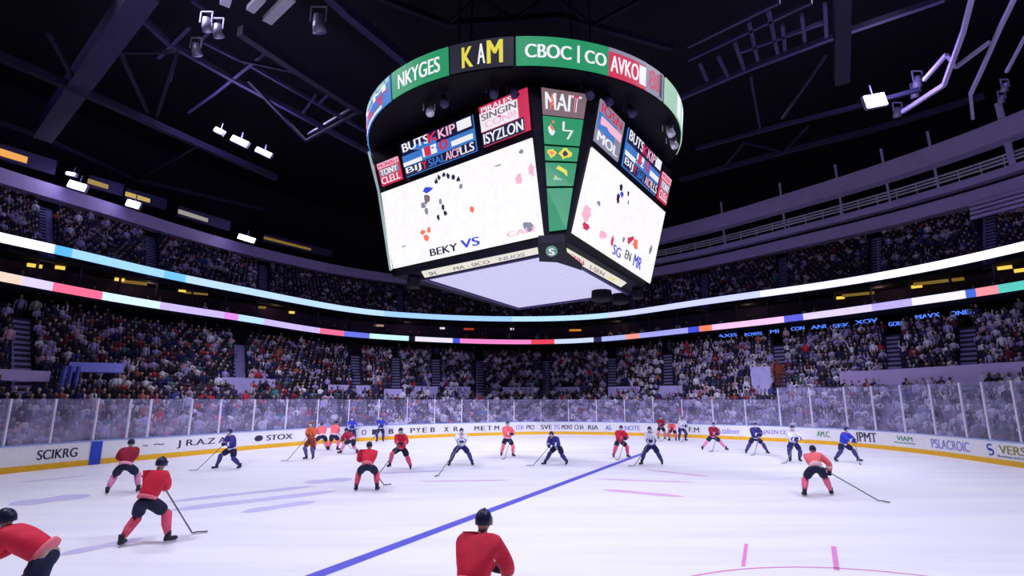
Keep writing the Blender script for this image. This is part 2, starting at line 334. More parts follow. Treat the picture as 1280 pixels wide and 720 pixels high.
ribbon('lower_ribbon_board',LO,9.62,10.17,[(-999,28,or_,1.2),(28,66,(215,200,250),1.2),(66,128,pk,1.1),(128,200,(200,225,255),1.3),(200,280,lv,1.2),(280,298,(225,140,235),1.1),(298,330,(170,210,255),1.2),(330,400,lv,1.2),(400,430,pk,1.1),(430,462,(110,120,240),1.),(462,511,mt,1.2),(511,519,(25,20,40),.5),(519,566,(225,215,250),1.2),(566,575,bl,1.),(575,664,(245,130,200),1.1),(664,693,rd,1.),(693,742,(190,205,245),1.2),(742,752,(60,50,110),.6),(752,782,(170,180,245),1.1),(782,800,(250,150,140),1.1),(800,860,(160,160,245),1.1),(860,874,bl,1.),(874,890,(255,130,100),1.1),(890,980,(240,190,230),1.2),(980,1004,(100,100,235),1.),(1004,1090,(215,200,250),1.3),(1090,1140,(180,165,235),1.2),(1140,1207,(225,220,250),1.3),(1207,1220,(70,110,230),1.),(1220,1248,(250,150,160),1.1),(1248,2000,(90,200,190),1.1)],'multicoloured lower ribbon board hanging in front of the suites')
# ledges above the upper stand
tag(band(MB(),[(-.2,19.3),(-.2,20.5),(1.2,20.5),(1.2,19.3)],TI,step=1).build('trim_1',MLg),kind='structure')
aR=a_at_px(815,TI,21)
tag(band(MB(),rect_prof(.1,21.1,1.2,21.75),TI,aR,A1-2,1).build('trim_2',MLg),kind='structure')
tag(band(MB(),rect_prof(-1.8,23.4,-.4,25.1),TI,aR,A1-2,1).build('trim_3',MLg),kind='structure')
# lit handrail on the right gallery
rl=empty('gallery_railing',P(aR,TI,21.75)); tag(rl,'bright steel railing along the right gallery ledge','railing')
MRl=mat('steel_rail',(.8,.8,.95),.3,metal=.4)
mb=MB()
for zz in (22.15,22.45,22.75): band(mb,rect_prof(.15,zz-.08,.22,zz+.08),TI,aR,A1-4,1)
mb.v=[tuple(Vector(v)-P(aR,TI,21.75)) for v in mb.v]; mb.build('rail',MRl,rl)
for a in np.arange(aR,A1-4,1.6): MB().box(P(a,TI,22.25,.2)-P(aR,TI,21.75),(.07,.07,1.1)).build('post',MRl,rl)
# stack of bleacher lines at the far right
bs=empty('bleacher_bank',P(a_at_px(1216,TI,18.6),TI,17.8)); tag(bs,'short bank of pale bleacher benches high on the right','bleachers')
for k in range(4):
    mb=band(MB(),rect_prof(-2.2+.5*k,17.5+.5*k,-1.9+.5*k,17.75+.5*k),TI,a_at_px(1214,TI,18.6),A1-20,1); mb.v=[tuple(Vector(v)-bs.location) for v in mb.v]; mb.build('bench',MLg,bs)
# struts holding the gallery beam
for x in (1051,1110,980,1170,1262,905):
    a=a_at_px(x,TI,23); w=.45 if x in(1262,) else .2; p=P(a,TI,0,-.5)
    o=MB().bar((0,0,0),P(a,TI,26.5,-1.9)-P(a,TI,21.8,.3),w).build('gallery_strut',MLg,loc=P(a,TI,21.8,.3)); tag(o,'slim pale strut rising from the right gallery ledge to the roof beam','strut','struts above the right gallery')
# ceiling and roof steel
def deck():
    m=mat('roof_deck',srgb(15,12,26),.8,var=.3,scale=.3); return m
tag(MB().box((0,36,31.2),(130,120,.3)).build('ceiling',deck()),kind='structure')
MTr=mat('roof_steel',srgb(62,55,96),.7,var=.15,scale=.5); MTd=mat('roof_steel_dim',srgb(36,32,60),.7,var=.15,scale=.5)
def member(name,label,cat,pts,h,w,m,group=None,webs=None,wx=None):
    q=[W(*p,h if not hasattr(h,'__len__') else h[i]) for i,p in enumerate(pts)]; root=empty(name,q[0]); tag(root,label,cat,group)
    mb=MB()
    for a,b in zip(q,q[1:]): mb.bar(a-q[0],b-q[0],w,w*1.2)
    mb.build('chord',m,root)
    if webs:
        for (a,b) in webs: MB().bar(W(*a,h if not hasattr(h,'__len__') else h[0])-q[0],W(*b,h if not hasattr(h,'__len__') else h[0])-q[0],(wx or w*.5)).build('brace',m,root)
    return root
member('roof_girder','wide violet girder slanting across the dark upper left roof','girder',[(185,-20),(95,108),(55,165)],20,1.15,MTr)
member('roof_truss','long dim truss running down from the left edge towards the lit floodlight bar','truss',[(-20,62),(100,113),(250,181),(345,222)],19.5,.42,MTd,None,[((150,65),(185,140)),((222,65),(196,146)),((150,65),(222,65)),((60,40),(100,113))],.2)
member('roof_truss','pale roof truss zigzagging behind the left ceiling hangers','truss',[(168,18),(180,25),(210,53),(290,98),(390,152),(520,222)],22,.3,MTr,None,[((237,33),(198,72)),((335,62),(270,115)),((270,115),(235,140)),((222,62),(212,100))],.22)
member('roof_truss','thin roof truss passing over the left floodlight bar towards the scoreboard','truss',[(240,0),(275,25),(250,50),(310,80),(380,120),(470,172)],22.5,.2,MTr,None,[((395,118),(377,143)),((440,135),(385,168)),((410,118),(397,131))],.16)
member('roof_girder','straight girder descending to the left side of the scoreboard ring','girder',[(405,-12),(430,12),(500,70),(540,104)],23,.55,MTr)
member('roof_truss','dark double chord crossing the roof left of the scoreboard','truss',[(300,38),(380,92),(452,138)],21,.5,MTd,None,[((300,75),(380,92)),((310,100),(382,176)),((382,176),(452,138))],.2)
wb=[((874,78),(884,100)),((897,69),(910,95)),((918,51),(930,86)),((936,27),(947,75)),((960,13),(972,66)),((978,31),(981,62)),((1002,18),(1006,51)),((1031,5),(1033,46)),((860,58),(975,2)),((860,75),(1015,2)),((925,65),(1030,28))]
member('catwalk_truss','ladder shaped catwalk truss climbing right of the scoreboard','truss',[(846,124),(930,88),(1051,42),(1180,-2)],21,.28,MTr,None,wb,.2)
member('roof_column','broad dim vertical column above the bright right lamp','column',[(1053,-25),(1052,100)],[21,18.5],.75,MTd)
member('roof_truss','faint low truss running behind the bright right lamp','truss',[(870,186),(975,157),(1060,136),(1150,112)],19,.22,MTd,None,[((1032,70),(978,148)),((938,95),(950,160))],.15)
member('hanging_pipe','long pale pipe dropping beside the bright right lamp','pipe',[(1218,-15),(1204,40),(1180,106),(1128,140)],[20,19.3,18.6,18.5],.2,MLg)
member('hanging_pipe','bent pale pipe at the top right corner of the roof','pipe',[(1272,-10),(1250,35),(1227,88),(1213,118),(1216,148)],[20,19.4,18.8,18.5,18.2],.17,MLg)
member('hanging_pipe','short horizontal pipe crossing behind the two long right pipes','pipe',[(1155,100),(1183,68),(1195,84),(1238,52)],[19,19.2,19,19.5],.16,MLg)
member('hanging_pipe','thin upright pipe at the far right edge of the roof','pipe',[(1290,30),(1258,90)],[20,19],.13,MLg)
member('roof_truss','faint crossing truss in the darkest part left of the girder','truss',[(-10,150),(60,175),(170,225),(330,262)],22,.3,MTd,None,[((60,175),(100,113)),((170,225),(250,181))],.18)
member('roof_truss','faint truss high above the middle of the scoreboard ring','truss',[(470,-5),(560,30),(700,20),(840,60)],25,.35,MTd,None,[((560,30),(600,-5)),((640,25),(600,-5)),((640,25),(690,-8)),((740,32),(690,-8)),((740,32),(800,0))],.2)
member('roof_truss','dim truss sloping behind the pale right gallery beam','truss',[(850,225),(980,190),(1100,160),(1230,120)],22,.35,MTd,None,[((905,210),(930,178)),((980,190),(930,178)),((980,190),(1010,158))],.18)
# light-coloured hanging banners/hangers upper left
for i,(a,b,w,lab) in enumerate([((285,-8),(281,5),.5,'small pale hanging panel at the very top left of centre'),((328,-4),(313,12),.45,'short pale hanging bar between the two others near the top edge'),((364,-4),(334,26),.55,'longest pale hanging bar near the top edge')]):
    q=[W(*a,22),W(*b,22)]; r=empty('hanging_speaker',q[0]); tag(r,lab,'hanging fixture'); MB().bar((0,0,0),q[1]-q[0],w,.3).build('housing',MPo,r); MB().bar((0,0,.1),(0,0,31-q[0].z),.05).build('cable',MTd,r)
# moving-head fixtures
MFx=mat('fixture_shell',(.28,.26,.4),.35,metal=.2)
def fixture(px,py,h,lab,sc=1.0):
    p=W(px,py,h); r=empty('stage_lamp',p); tag(r,lab,'stage lamp')
    MB().tube([(0,0,0),(0,.15*sc,-.5*sc),(.05,.25*sc,-.75*sc)],[.2*sc,.28*sc,.32*sc],12).build('lamp_head',MFx,r)
    MB().bar((-.35*sc,0,.4*sc),(-.35*sc,0,-.35*sc),.07).bar((.35*sc,0,.4*sc),(.35*sc,0,-.35*sc),.07).bar((-.35*sc,0,.4*sc),(.35*sc,0,.4*sc),.07).build('yoke',MFx,r)
for px,py,l,s_ in [(1147,95,'upper of the pale stage lamps just right of the bright lamp',.9),(1144,110,'middle pale stage lamp just right of the bright lamp',.8),(1122,134,'lowest pale stage lamp just right of the bright lamp',.9),(1256,104,'upper stage lamp near the right edge',.7),(1252,119,'lower stage lamp near the right edge',.7),(258,22,'curved pale stage lamp under the upper left truss, left of its pair',.9),(272,30,'curved pale stage lamp under the upper left truss, right of its pair',.9),(245,54,'pale stage lamp hanging lowest on the upper left truss',.9),(398,18,'dim stage lamp left of the girder that meets the scoreboard ring',1.2)]:
    fixture(px,py,20.5,l,s_)
# floodlights
MLamp=led('floodlight_glass',(.93,.9,1.0),14)
def flood(px,py,h,w,hh,lab,power,a=0,name='floodlight'):
    p=W(px,py,h); r=empty(name,p); tag(r,lab,'floodlight')
    R=Matrix.Rotation(a,3,'Y'); MB().box((0,.16,0),(w+.15,.25,hh+.15),R=R).build('housing',MFx,r)
    MB().box((0,0,0),(w,.08,hh),R=R).build('lamp_glass',MLamp,r); MB().bar((0,.2,0),(0,.4,hh+.5),.08).build('bracket',MFx,r)
    if power:
        l=bpy.data.lights.new('flood_light','POINT'); l.energy=power; l.color=(.45,.38,1.0); l.shadow_soft_size=.3; o=bpy.data.objects.new('flood_light',l); C.objects.link(o); o.location=p+Vector((0,-1.0,.3))
    return r
flood(273,163,19,.6,.28,'small floodlight at the upper end of the left ceiling light bar',0,.45)
flood(299,176,19,1.25,.36,'longer floodlight in the middle of the left ceiling light bar',500,.45)
flood(329,190,19,1.25,.3,'long floodlight at the lower end of the left ceiling light bar',350,.45)
flood(1095,125,18.5,1.25,.75,'single brilliant floodlight hanging over the right stand',800,-.2)
flood(96,232,17.6,1.5,.55,'leftmost white floodlight on the upper gallery ledge',60,.3); flood(88,217,18.6,.7,.2,'tiny lamp just above the leftmost gallery floodlight',0,.2)
flood(166,255,17.6,1.2,.55,'second white floodlight along the left gallery ledge',50,.3); flood(308,298,17.6,1.9,.5,'white floodlight on the gallery ledge nearest the scoreboard',50,.3)
# amber lit openings on the left gallery
for i,(x0,y0,x1,y1,col,e,w) in enumerate([(-15,185,63,210,(255,175,90),.9,.55),(110,226,148,238,(190,160,90),.7,.4),(157,242,203,256,(215,185,105),.8,.4),(223,264,283,283,(190,185,175),.6,.42),(330,297,412,318,(190,150,70),.4,.3)]):
    a=W(x0,y0,19.0); b=W(x1,y1,19.0); r=empty('gallery_light',a); tag(r,['wide orange lit opening at the far left of the gallery','short dim amber strip between two gallery floodlights','amber strip just right of the second gallery floodlight','whitish strip in the middle of the left gallery','long dim amber strip left of the scoreboard'][i],'lit opening')
    MB().bar((0,0,0),b-a,.12,w).build('lit_strip',led('amber%d'%i,srgb(*col),e),r)
    MB().bar(Vector((-.2,.25,.1)),b-a+Vector((.2,.25,.1)),.3,w+.7).build('hood',MTr,r)
# ================================================================ SCOREBOARD
sb=empty('centre_scoreboard',(0.87,28.1,9.2)); tag(sb,'huge four-sided hanging scoreboard with bright screens and a round ribbon ring on top','scoreboard')
def SBuild(mb,name,m,par=None):
    mb.v=[tuple(Vector(v)-sb.location) for v in mb.v]; return mb.build(name,m,par or sb) if par is None or par is sb else mb.build(name,m,par)
class Quad:
    def __init__(s,bl,br,tr,tl):
        s.c=[Vector(x) for x in (bl,br,tr,tl)]; s.n=((s.c[1]-s.c[0]).cross(s.c[3]-s.c[0])).normalized()
        if s.n.dot(Vector((0,0,H))-s.c[0])<0 and not getattr(s,'keep',0): pass
    def __call__(s,u,v,d=0): a,b,c,e=s.c; return a*(1-u)*(1-v)+b*u*(1-v)+c*u*v+e*(1-u)*v+s.n*d
cen=Vector((.87,28.1,0))
hb,ht,hp=6.4,10.7,12.95
Lb,Fb1=W(490,338,hb),W(683,296,hb); Fb2,Rb=W(712,292,hb),W(812,356,hb)
Lt,Ft1=W(475,238,ht),W(668,166,ht); Ft2,Rt=W(738,178,ht),W(832,262,ht)
Lp,Fp1=W(463,190,hp),W(663,105,hp); Fp2,Rp=W(748,118,hp),W(842,215,hp)
def mirror(p): return Vector((2*cen.x-p.x,2*cen.y-p.y,p.z))
# mirrored partner corners complete the eight-cornered plan
rings=[]
for L_,f1,f2,R_ in ((Lb,Fb1,Fb2,Rb),(Lt,Ft1,Ft2,Rt),(Lp,Fp1,Fp2,Rp)):
    rings.append([L_,f1,f2,R_,mirror(L_),mirror(f1),mirror(f2),mirror(R_)])
def inset(p,k): return Vector((cen.x+(p.x-cen.x)*k,cen.y+(p.y-cen.y)*k,p.z))
MSb=mat('scoreboard_black',srgb(9,7,20),.6,var=.2,spec=.1)
core=MB(); allr=[[inset(p,.985)-Vector((0,0,.35)) for p in rings[0]],[inset(p,.985) for p in rings[0]],[inset(p,.985) for p in rings[1]],[inset(p,.985) for p in rings[2]],[inset(p,.8)+Vector((0,0,1.6)) for p in rings[2]]]
vs_=[p for r in allr for p in r]; fs=[]
for i in range(len(allr)-1):
    for k in range(8): k2=(k+1)%8; fs.append((i*8+k,i*8+k2,(i+1)*8+k2,(i+1)*8+k))
fs.append(tuple(range(8))[::-1]); fs.append(tuple((len(allr)-1)*8+k for k in range(8))); core.add(vs_,fs); SBuild(core,'body',MSb)
Wt=led('screen_white',(.93,.91,.93),1.05)
c_w=led('led_w',(.9,.9,.98),.95); c_r=led('led_r',srgb(205,45,85),1.); c_b=led('led_b',srgb(60,120,200),1.); c_n=led('led_n',srgb(30,25,70),.8); c_k=led('led_k',srgb(25,20,45),.6); c_g=led('led_g',srgb(20,145,95),1.); c_o=led('led_o',srgb(245,120,90),1.); c_y=led('led_y',srgb(225,215,70),1.); c_p=led('led_p',srgb(245,185,210),1.); c_gr=led('led_grey',srgb(150,150,175),.8); c_bb=led('led_bb',srgb(50,70,210),1.); c_br=led('led_brown',srgb(130,105,115),.9); c_pg=led('led_palegreen',srgb(165,205,180),.95)
CM=[c_w,c_r,c_b,c_n,c_k,c_g,c_o,c_y,c_p,c_gr,c_bb,c_br,c_pg]; I={k:i for i,k in enumerate('wrbnkgoypGBNP')}
def face(bl,br,tr,tl,n_out):
    q=Quad(bl,br,tr,tl)
    if q.n.dot(n_out)<0: q.n=-q.n
    return q
outL=Vector((-.5,-.85,0)); outR=Vector((.86,-.5,0))
def small_panel(q,u0,u1,v0,v1,items,base,name='score_panel'):
    mb=MB(); slab_on(mb,q,u0,v0,u1,v1,.0,.06); p=SBuild(mb,name,base); g=MB(); k=.075
    for it in items:
        U=lambda u:u0+(u1-u0)*u; V=lambda v:v0+(v1-v0)*v
        if it[0]=='r': put_rect(g,q,U(it[1]),V(it[2]),U(it[3]),V(it[4]),k,I[it[5]])
        elif it[0]=='t': put_text(g,q,it[6],U(it[1]),V(it[2]),U(it[3]),V(it[4]),k+.012,I[it[5]])
        elif it[0]=='b': put_blob(g,q,U(it[1]),V(it[2]),(u1-u0)*it[3],(v1-v0)*it[4],k+.006,I[it[5]])
        k+=.0008
    if g.v: g.v=[tuple(Vector(v)-sb.location) for v in g.v]; g.build('display_picture',CM,p)
    return p
blue_items=[('r',0,.62,1,1,'n'),('r',0,.3,1,.62,'b'),('t',.03,.72,.42,.98,'w','BUTS'),('t',.4,.7,.55,.96,'r','K'),('t',.55,.7,.78,.96,'p','KIP'),('r',.8,.7,.98,.97,'w'),('r',.3,.36,.5,.62,'w'),('t',.33,.36,.42,.62,'r','1'),('t',.42,.36,.5,.6,'w','2'),('t',.54,.36,.66,.64,'r','0'),('r',.7,.35,.98,.5,'w'),('r',0,.3,.28,.42,'w'),('r',0,0,1,.28,'n'),('t',.02,.03,.25,.25,'w','BIJ'),('t',.26,.03,.34,.26,'r','Y'),('t',.36,.03,.6,.25,'b','SIAL'),('t',.6,.03,.8,.26,'p','AICP'),('t',.8,.03,.98,.26,'w','LLS')]
red_items=[('r',0,.36,.8,.82,'w'),('t',.05,.82,.7,.95,'w','PIRALES'),('t',.04,.62,.78,.78,'N','SINGIN'),('t',.1,.42,.75,.58,'p','CONII'),('r',0,0,.9,.34,'n'),('t',.03,.04,.88,.3,'w','ISYZLON')]
pink_items=[('r',0,.75,1,1,'p'),('t',.05,.78,.95,.95,'r','MONAU'),('r',.05,.4,.95,.7,'G'),('t',.08,.42,.9,.68,'w','TONY'),('t',.05,.05,.95,.35,'w','CLELL')]
Lq=face(Lt,Ft1,Fp1,Lp,outL); Rq=face(Ft2,Rt,Rp,Fp2,outR)
def two_faces(back):
    f=(lambda p:mirror(p)) if back else (lambda p:p); s_=-1 if back else 1
    lq=face(f(Lt),f(Ft1),f(Fp1),f(Lp),outL*s_); rq=face(f(Ft2),f(Rt),f(Rp),f(Fp2),outR*s_)
    ml=face(f(Lb),f(Fb1),f(Ft1),f(Lt),outL*s_); mr=face(f(Fb2),f(Rb),f(Rt),f(Ft2),outR*s_)
    small_panel(lq,.03,.19,.06,.62,pink_items,c_r); small_panel(lq,.22,.69,.06,.86,blue_items,c_b); small_panel(lq,.73,.985,.08,.95,red_items,c_r)
    small_panel(rq,.02,.28,.08,.95,[('r',0,.3,.7,.7,'b'),('t',.05,.72,.9,.95,'r','IOSN'),('r',.1,.45,.95,.65,'p'),('t',.05,.05,.9,.28,'w','MOL')],c_gr)
    small_panel(rq,.33,.8,.08,.95,blue_items,c_b); small_panel(rq,.83,.98,.08,.75,pink_items,c_r)
    for q in (ml,mr):
        left=q is ml
        mb=MB(); slab_on(mb,q,.012,.015,.988,.955,.0,.07); scr=SBuild(mb,'main_screen',Wt); g=MB(); r=random.Random(5 if left else 9)
        def B(u,v,ru,rv,c,sd=0,j=.3): put_blob(g,q,u,v,ru,rv,.085+.0005*len(g.f),I[c],seed=sd,j=j)
        if left:
            B(.355,.80,.032,.035,'B'); B(.34,.70,.022,.05,'N'); B(.31,.64,.018,.03,'G'); B(.325,.56,.012,.04,'G')
            for u,v in [(.42,.86),(.44,.89),(.475,.9),(.5,.87),(.53,.84),(.56,.8),(.57,.72),(.43,.62),(.44,.55),(.45,.48),(.40,.46)]: B(u,v,.011,.03,'G' if r.random()<.5 else 'n',int(u*99))
            B(.28,.34,.017,.03,'o'); B(.325,.35,.013,.03,'o'); B(.30,.27,.018,.035,'o'); B(.62,.44,.014,.035,'o'); B(.13,.24,.02,.008,'G'); B(.80,.80,.02,.008,'G'); B(.93,.86,.012,.02,'G'); B(.9,.6,.02,.05,'p'); B(.97,.65,.015,.06,'p'); B(.92,.13,.03,.05,'G')
            put_text(g,q,'BEKY',.31,.055,.50,.135,.1,I['n']); put_text(g,q,'VS',.52,.06,.64,.15,.1,I['B']); put_text(g,q,'CALI',.8,.07,.95,.12,.1,I['p'])
        else:
            for u,v,c,a_,b_ in [(.36,.80,'n',.018,.04),(.38,.74,'B',.018,.04),(.35,.66,'n',.02,.05),(.45,.80,'n',.012,.03),(.47,.64,'G',.01,.08),(.17,.46,'G',.02,.025),(.44,.46,'B',.018,.06),(.33,.36,'r',.025,.045),(.38,.18,'r',.014,.06),(.58,.36,'r',.035,.075),(.66,.33,'o',.035,.06),(.5,.30,'G',.015,.04),(.08,.28,'p',.04,.08),(.1,.15,'r',.03,.04),(.27,.2,'p',.04,.06),(.88,.4,'G',.02,.06),(.62,.6,'G',.015,.06)]: B(u,v,a_,b_,c,int(u*50))
            put_text(g,q,'SG',.40,.06,.5,.17,.1,I['B']); put_text(g,q,'EN',.55,.1,.63,.2,.1,I['n']); put_text(g,q,'MR',.67,.08,.79,.22,.1,I['B'])
        g.v=[tuple(Vector(v)-sb.location) for v in g.v]; g.build('screen_picture',CM,scr)
    # green corner column
    cq=face(f(Fb1),f(Fb2),f(Fp2),f(Fp1),(f(Vector((1.8,20.5,0)))-cen))
    for v0,v1,cm,items in [(.80,.985,c_br,[('t',.08,.2,.9,.85,'w','MAIT'),('t',.18,.2,.3,.8,'o','A'),('t',.72,.2,.84,.85,'r','T')]),
        (.60,.79,c_g,[('b',.22,.5,.1,.2,'w'),('b',.26,.66,.08,.16,'o'),('t',.5,.5,.68,.85,'w','L'),('t',.62,.2,.8,.55,'w','7')]),
        (.49,.585,c_g,[('b',.22,.5,.13,.32,'y'),('b',.62,.5,.2,.36,'y'),('b',.22,.5,.06,.16,'o'),('b',.62,.5,.08,.2,'n')]),
        (.32,.475,c_g,[('b',.5,.55,.26,.28,'y'),('b',.5,.55,.1,.12,'o'),('b',.45,.3,.2,.06,'P')]),
        (.03,.305,c_g,[])]:
        ww=.065; small_panel(cq,.16,.84,v0,v1,items,cm,'corner_display')
two_faces(False); two_faces(True)
SBuild(MB().bar(inset(Lp,1.01),inset(Lt,1.01),.1).bar(inset(Lt,1.01),inset(Lb,1.01),.1),'edge_strip',led('edge_glow',srgb(170,200,205),.7))
# underside panel, its frame and the two ticker strips
pc=[W(529,348,6),W(694,314,6),W(784,366,6),W(648,385,6)]
def up(p,d): return p+Vector((0,0,d))
mb=MB(); mb.add(pc+[up(p,.12) for p in pc],[(0,1,2,3),(7,6,5,4),(0,4,5,1),(1,5,6,2),(2,6,7,3),(3,7,4,0)]); SBuild(mb,'underside_panel',led('underside_glow',srgb(203,199,240),.97))
mb=MB()
for i in range(4):
    a,b=pc[i],pc[(i+1)%4]; d=(b-a).normalized()*.12; mb.bar(a-d,b+d,.16,.22)
SBuild(mb,'underside_frame',MTr)
body0=[inset(p,.985) for p in rings[0]]
mb=MB(); # sloping soffit between body and underside panel
sof=[Lb,Fb1,Fb2,Rb,mirror(Fb1)]
def tick(a,b,c,d_,nm,items):
    q=Quad(a,b,c,d_); q.n=Vector((0,0,-1)); mb=MB(); slab_on(mb,q,0,0,1,1,0,.05); p=SBuild(mb,nm,led('ticker_cream',srgb(232,228,215),.95)); g=MB()
    for s,u0,u1,ci in items: put_text(g,q,s,u0,.2,u1,.8,.062,I[ci])
    g.v=[tuple(Vector(v)-sb.location) for v in g.v]; g.build('display_picture',CM,p)
def tickpair(px):
    return [W(*p,6.05) for p in px]
tick(W(531,346,5.98),W(673,316,5.98),W(672,309,5.98),W(527,339,5.98),'ticker_strip',[('SH.',.06,.14,'n'),('MA - SICO',.3,.62,'N'),('NLIOS',.7,.9,'G')])
tick(W(711,322,5.98),W(776,358,5.98),W(783,353,5.98),W(707,309,5.98),'ticker_strip',[('ZIN',.06,.25,'r'),('I-SEN',.35,.6,'N'),('AM',.7,.8,'y')])
mb=MB(); SB2=[W(x,y,5.86) for x,y in ((673,304),(674,327),(696,328),(712,333),(727,338),(728,332),(709,317),(706,302))]
mb.add(SB2+[up(p,.3) for p in SB2],[tuple(range(8)),tuple(range(15,7,-1))]+[(i,(i+1)%8,8+(i+1)%8,8+i) for i in range(8)]); SBuild(mb,'corner_bracket',MSb)
mb=MB(); bq=Quad(W(682,320,5.85),W(697,320,5.85),W(697,306,5.85),W(682,306,5.85)); bq.n=Vector((0,0,-1)); put_blob(mb,bq,.5,.5,.5,.5,.03,0,n=20,j=.03); put_text(mb,bq,'S',.25,.2,.75,.8,.05,1); SBuild(mb,'badge',[led('badge_green',srgb(90,150,140),.8),c_w])
for px,py,w in [(752,368,1.1),(775,372,.9),(797,366,.6),(517,352,.6)]:
    p=W(px,py,5.8); mb=MB(); mb.tube([p+Vector((0,0,.9)),p+Vector((0,0,.3)),p+Vector((0,-.1,-.3))],[w*.4,w*.5,w*.55],10); mb.bar(p+Vector((0,0,.8)),p+Vector((0,0,1.6)),.1); SBuild(mb,'speaker',MSb)
# the round ribbon ring on top
rc=Vector((.66,28.05,0)); RR0,RR1=8.41,8.53; Z0,Z1=13.29+H,14.53+H
def ring_surf(u,v,d):   # u = angle in degrees, 0 straight towards the camera side, positive to the right
    t=math.radians(u); r=RR0+(RR1-RR0)*v+d; z=Z0+(Z1-Z0)*v; return Vector((rc.x+r*math.sin(t),rc.y-r*math.cos(t),z))
def ring_ang(px,v=.5):
    aa=np.arange(-89,89,.5); xs=[]
    for a in aa: p=ring_surf(a,v,0); xs.append(proj(*p)[0])
    k=int(np.argmin(xs)); k2=int(np.argmax(xs)); return float(np.interp(px,xs[k:k2+1],aa[k:k2+1]))
mb=MB(); vs_=[];fs=[]; N=96
for i in range(N):
    u=360*i/N; vs_+=[ring_surf(u,-.04,-.02),ring_surf(u,1.03,-.02),ring_surf(u,1.03,-.7),ring_surf(u,-.04,-.7)]
for i in range(N):
    a=4*i; b=4*((i+1)%N)
    for k in range(4): fs.append((a+k,a+(k+1)%4,b+(k+1)%4,b+k))
mb.add(vs_,fs); SBuild(mb,'ring_frame',MSb)
def ring_seg(a0,a1,m,items=()):
    mb=MB(); slab_on(mb,ring_surf,a0,0,a1,1,0,.05,n=max(2,int(abs(a1-a0)/3))); p=SBuild(mb,'ring_display',m); g=MB()
    for it in items:
        if it[0]=='t': put_text(g,ring_surf,it[1],it[2],it[4],it[3],it[5],.075,I[it[6]])
        else: put_rect(g,ring_surf,it[2],it[4],it[3],it[5],.062,I[it[6]],n=6)
    if g.v: g.v=[tuple(Vector(v)-sb.location) for v in g.v]; g.build('display_picture',CM,p)
ra=ring_ang
ring_seg(-88,ra(489),c_b,[('t','VLT',-76,ra(486),.15,.55,'r'),('r','',-86,ra(488),.8,.97,'P'),('t','CM',-70,ra(484),.55,.8,'w'),('r','',-86,ra(478),.02,.14,'w')])
ring_seg(ra(491),ra(561),c_g,[('t','NKYGES',ra(499),ra(551),.2,.75,'w')])
ring_seg(ra(563),ra(642),c_k,[('t','K',ra(578),ra(592),.1,.82,'y'),('t','A',ra(597),ra(607),.15,.85,'w'),('t','M',ra(609),ra(629),.12,.92,'y')])
ring_seg(ra(645),ra(760),c_g,[('t','CBOC',ra(656),ra(714),.25,.72,'w'),('r','',ra(721),ra(724),.2,.8,'w'),('t','CO',ra(730),ra(757),.25,.7,'w')])
ring_seg(ra(760),ra(806),c_r,[('t','AVKO',ra(762),ra(797),.15,.74,'w'),('r','',ra(760),ra(806),.86,1,'G'),('r','',ra(798),ra(806),.1,.8,'w')])
ring_seg(ra(806),ra(828),c_gr,[('t','8I',ra(810),ra(822),.15,.85,'r'),('r','',ra(823),ra(826),.05,.95,'n')])
ring_seg(ra(830),88,c_pg,[('r','',ra(845),ra(849),.05,.95,'w')])
ring_seg(100,258,c_k)
# deck under the ring with rigging fixtures, cables up to the roof
mb=MB(); vs_=[];N=48
for i in range(N): vs_.append(ring_surf(360*i/N,.02,-.3))
for i in range(N): vs_.append(ring_surf(360*i/N,.1,-.3)+Vector((0,0,.15)))
mb.add(vs_,[tuple(range(N)),tuple(range(2*N-1,N-1,-1))]+[(i,(i+1)%N,N+(i+1)%N,N+i) for i in range(N)]); SBuild(mb,'ring_deck',MSb)
for k,(ux,r_) in enumerate([(-38,7.2),(-30,7.4),(-12,7.3),(-5,7.2),(20,7.5),(28,7.4),(40,7.3),(62,7.9),(72,7.9)]):
    t=math.radians(ux); p=Vector((rc.x+r_*math.sin(t),rc.y-r_*math.cos(t),Z0-.1)); mb=MB(); mb.tube([p,p+Vector((.05,-.1,-.35)),p+Vector((.1,-.25,-.6))],[.1,.17,.2],8); mb.bar(p+Vector((-.25,0,0)),p+Vector((-.25,0,-.3)),.05); mb.bar(p+Vector((.25,0,0)),p+Vector((.25,0,-.3)),.05); SBuild(mb,'stage_lamp',MPo if k in(0,7,8) else MTr)
for k in range(4):
    t=math.radians(45+90*k); p=Vector((rc.x+5*math.sin(t),rc.y-5*math.cos(t),Z0+.1)); mb=MB(); mb.tube([p,(p.x*.9,p.y*.9+2.8,31)],.07,6); SBuild(mb,'hoist_cable',MTd)
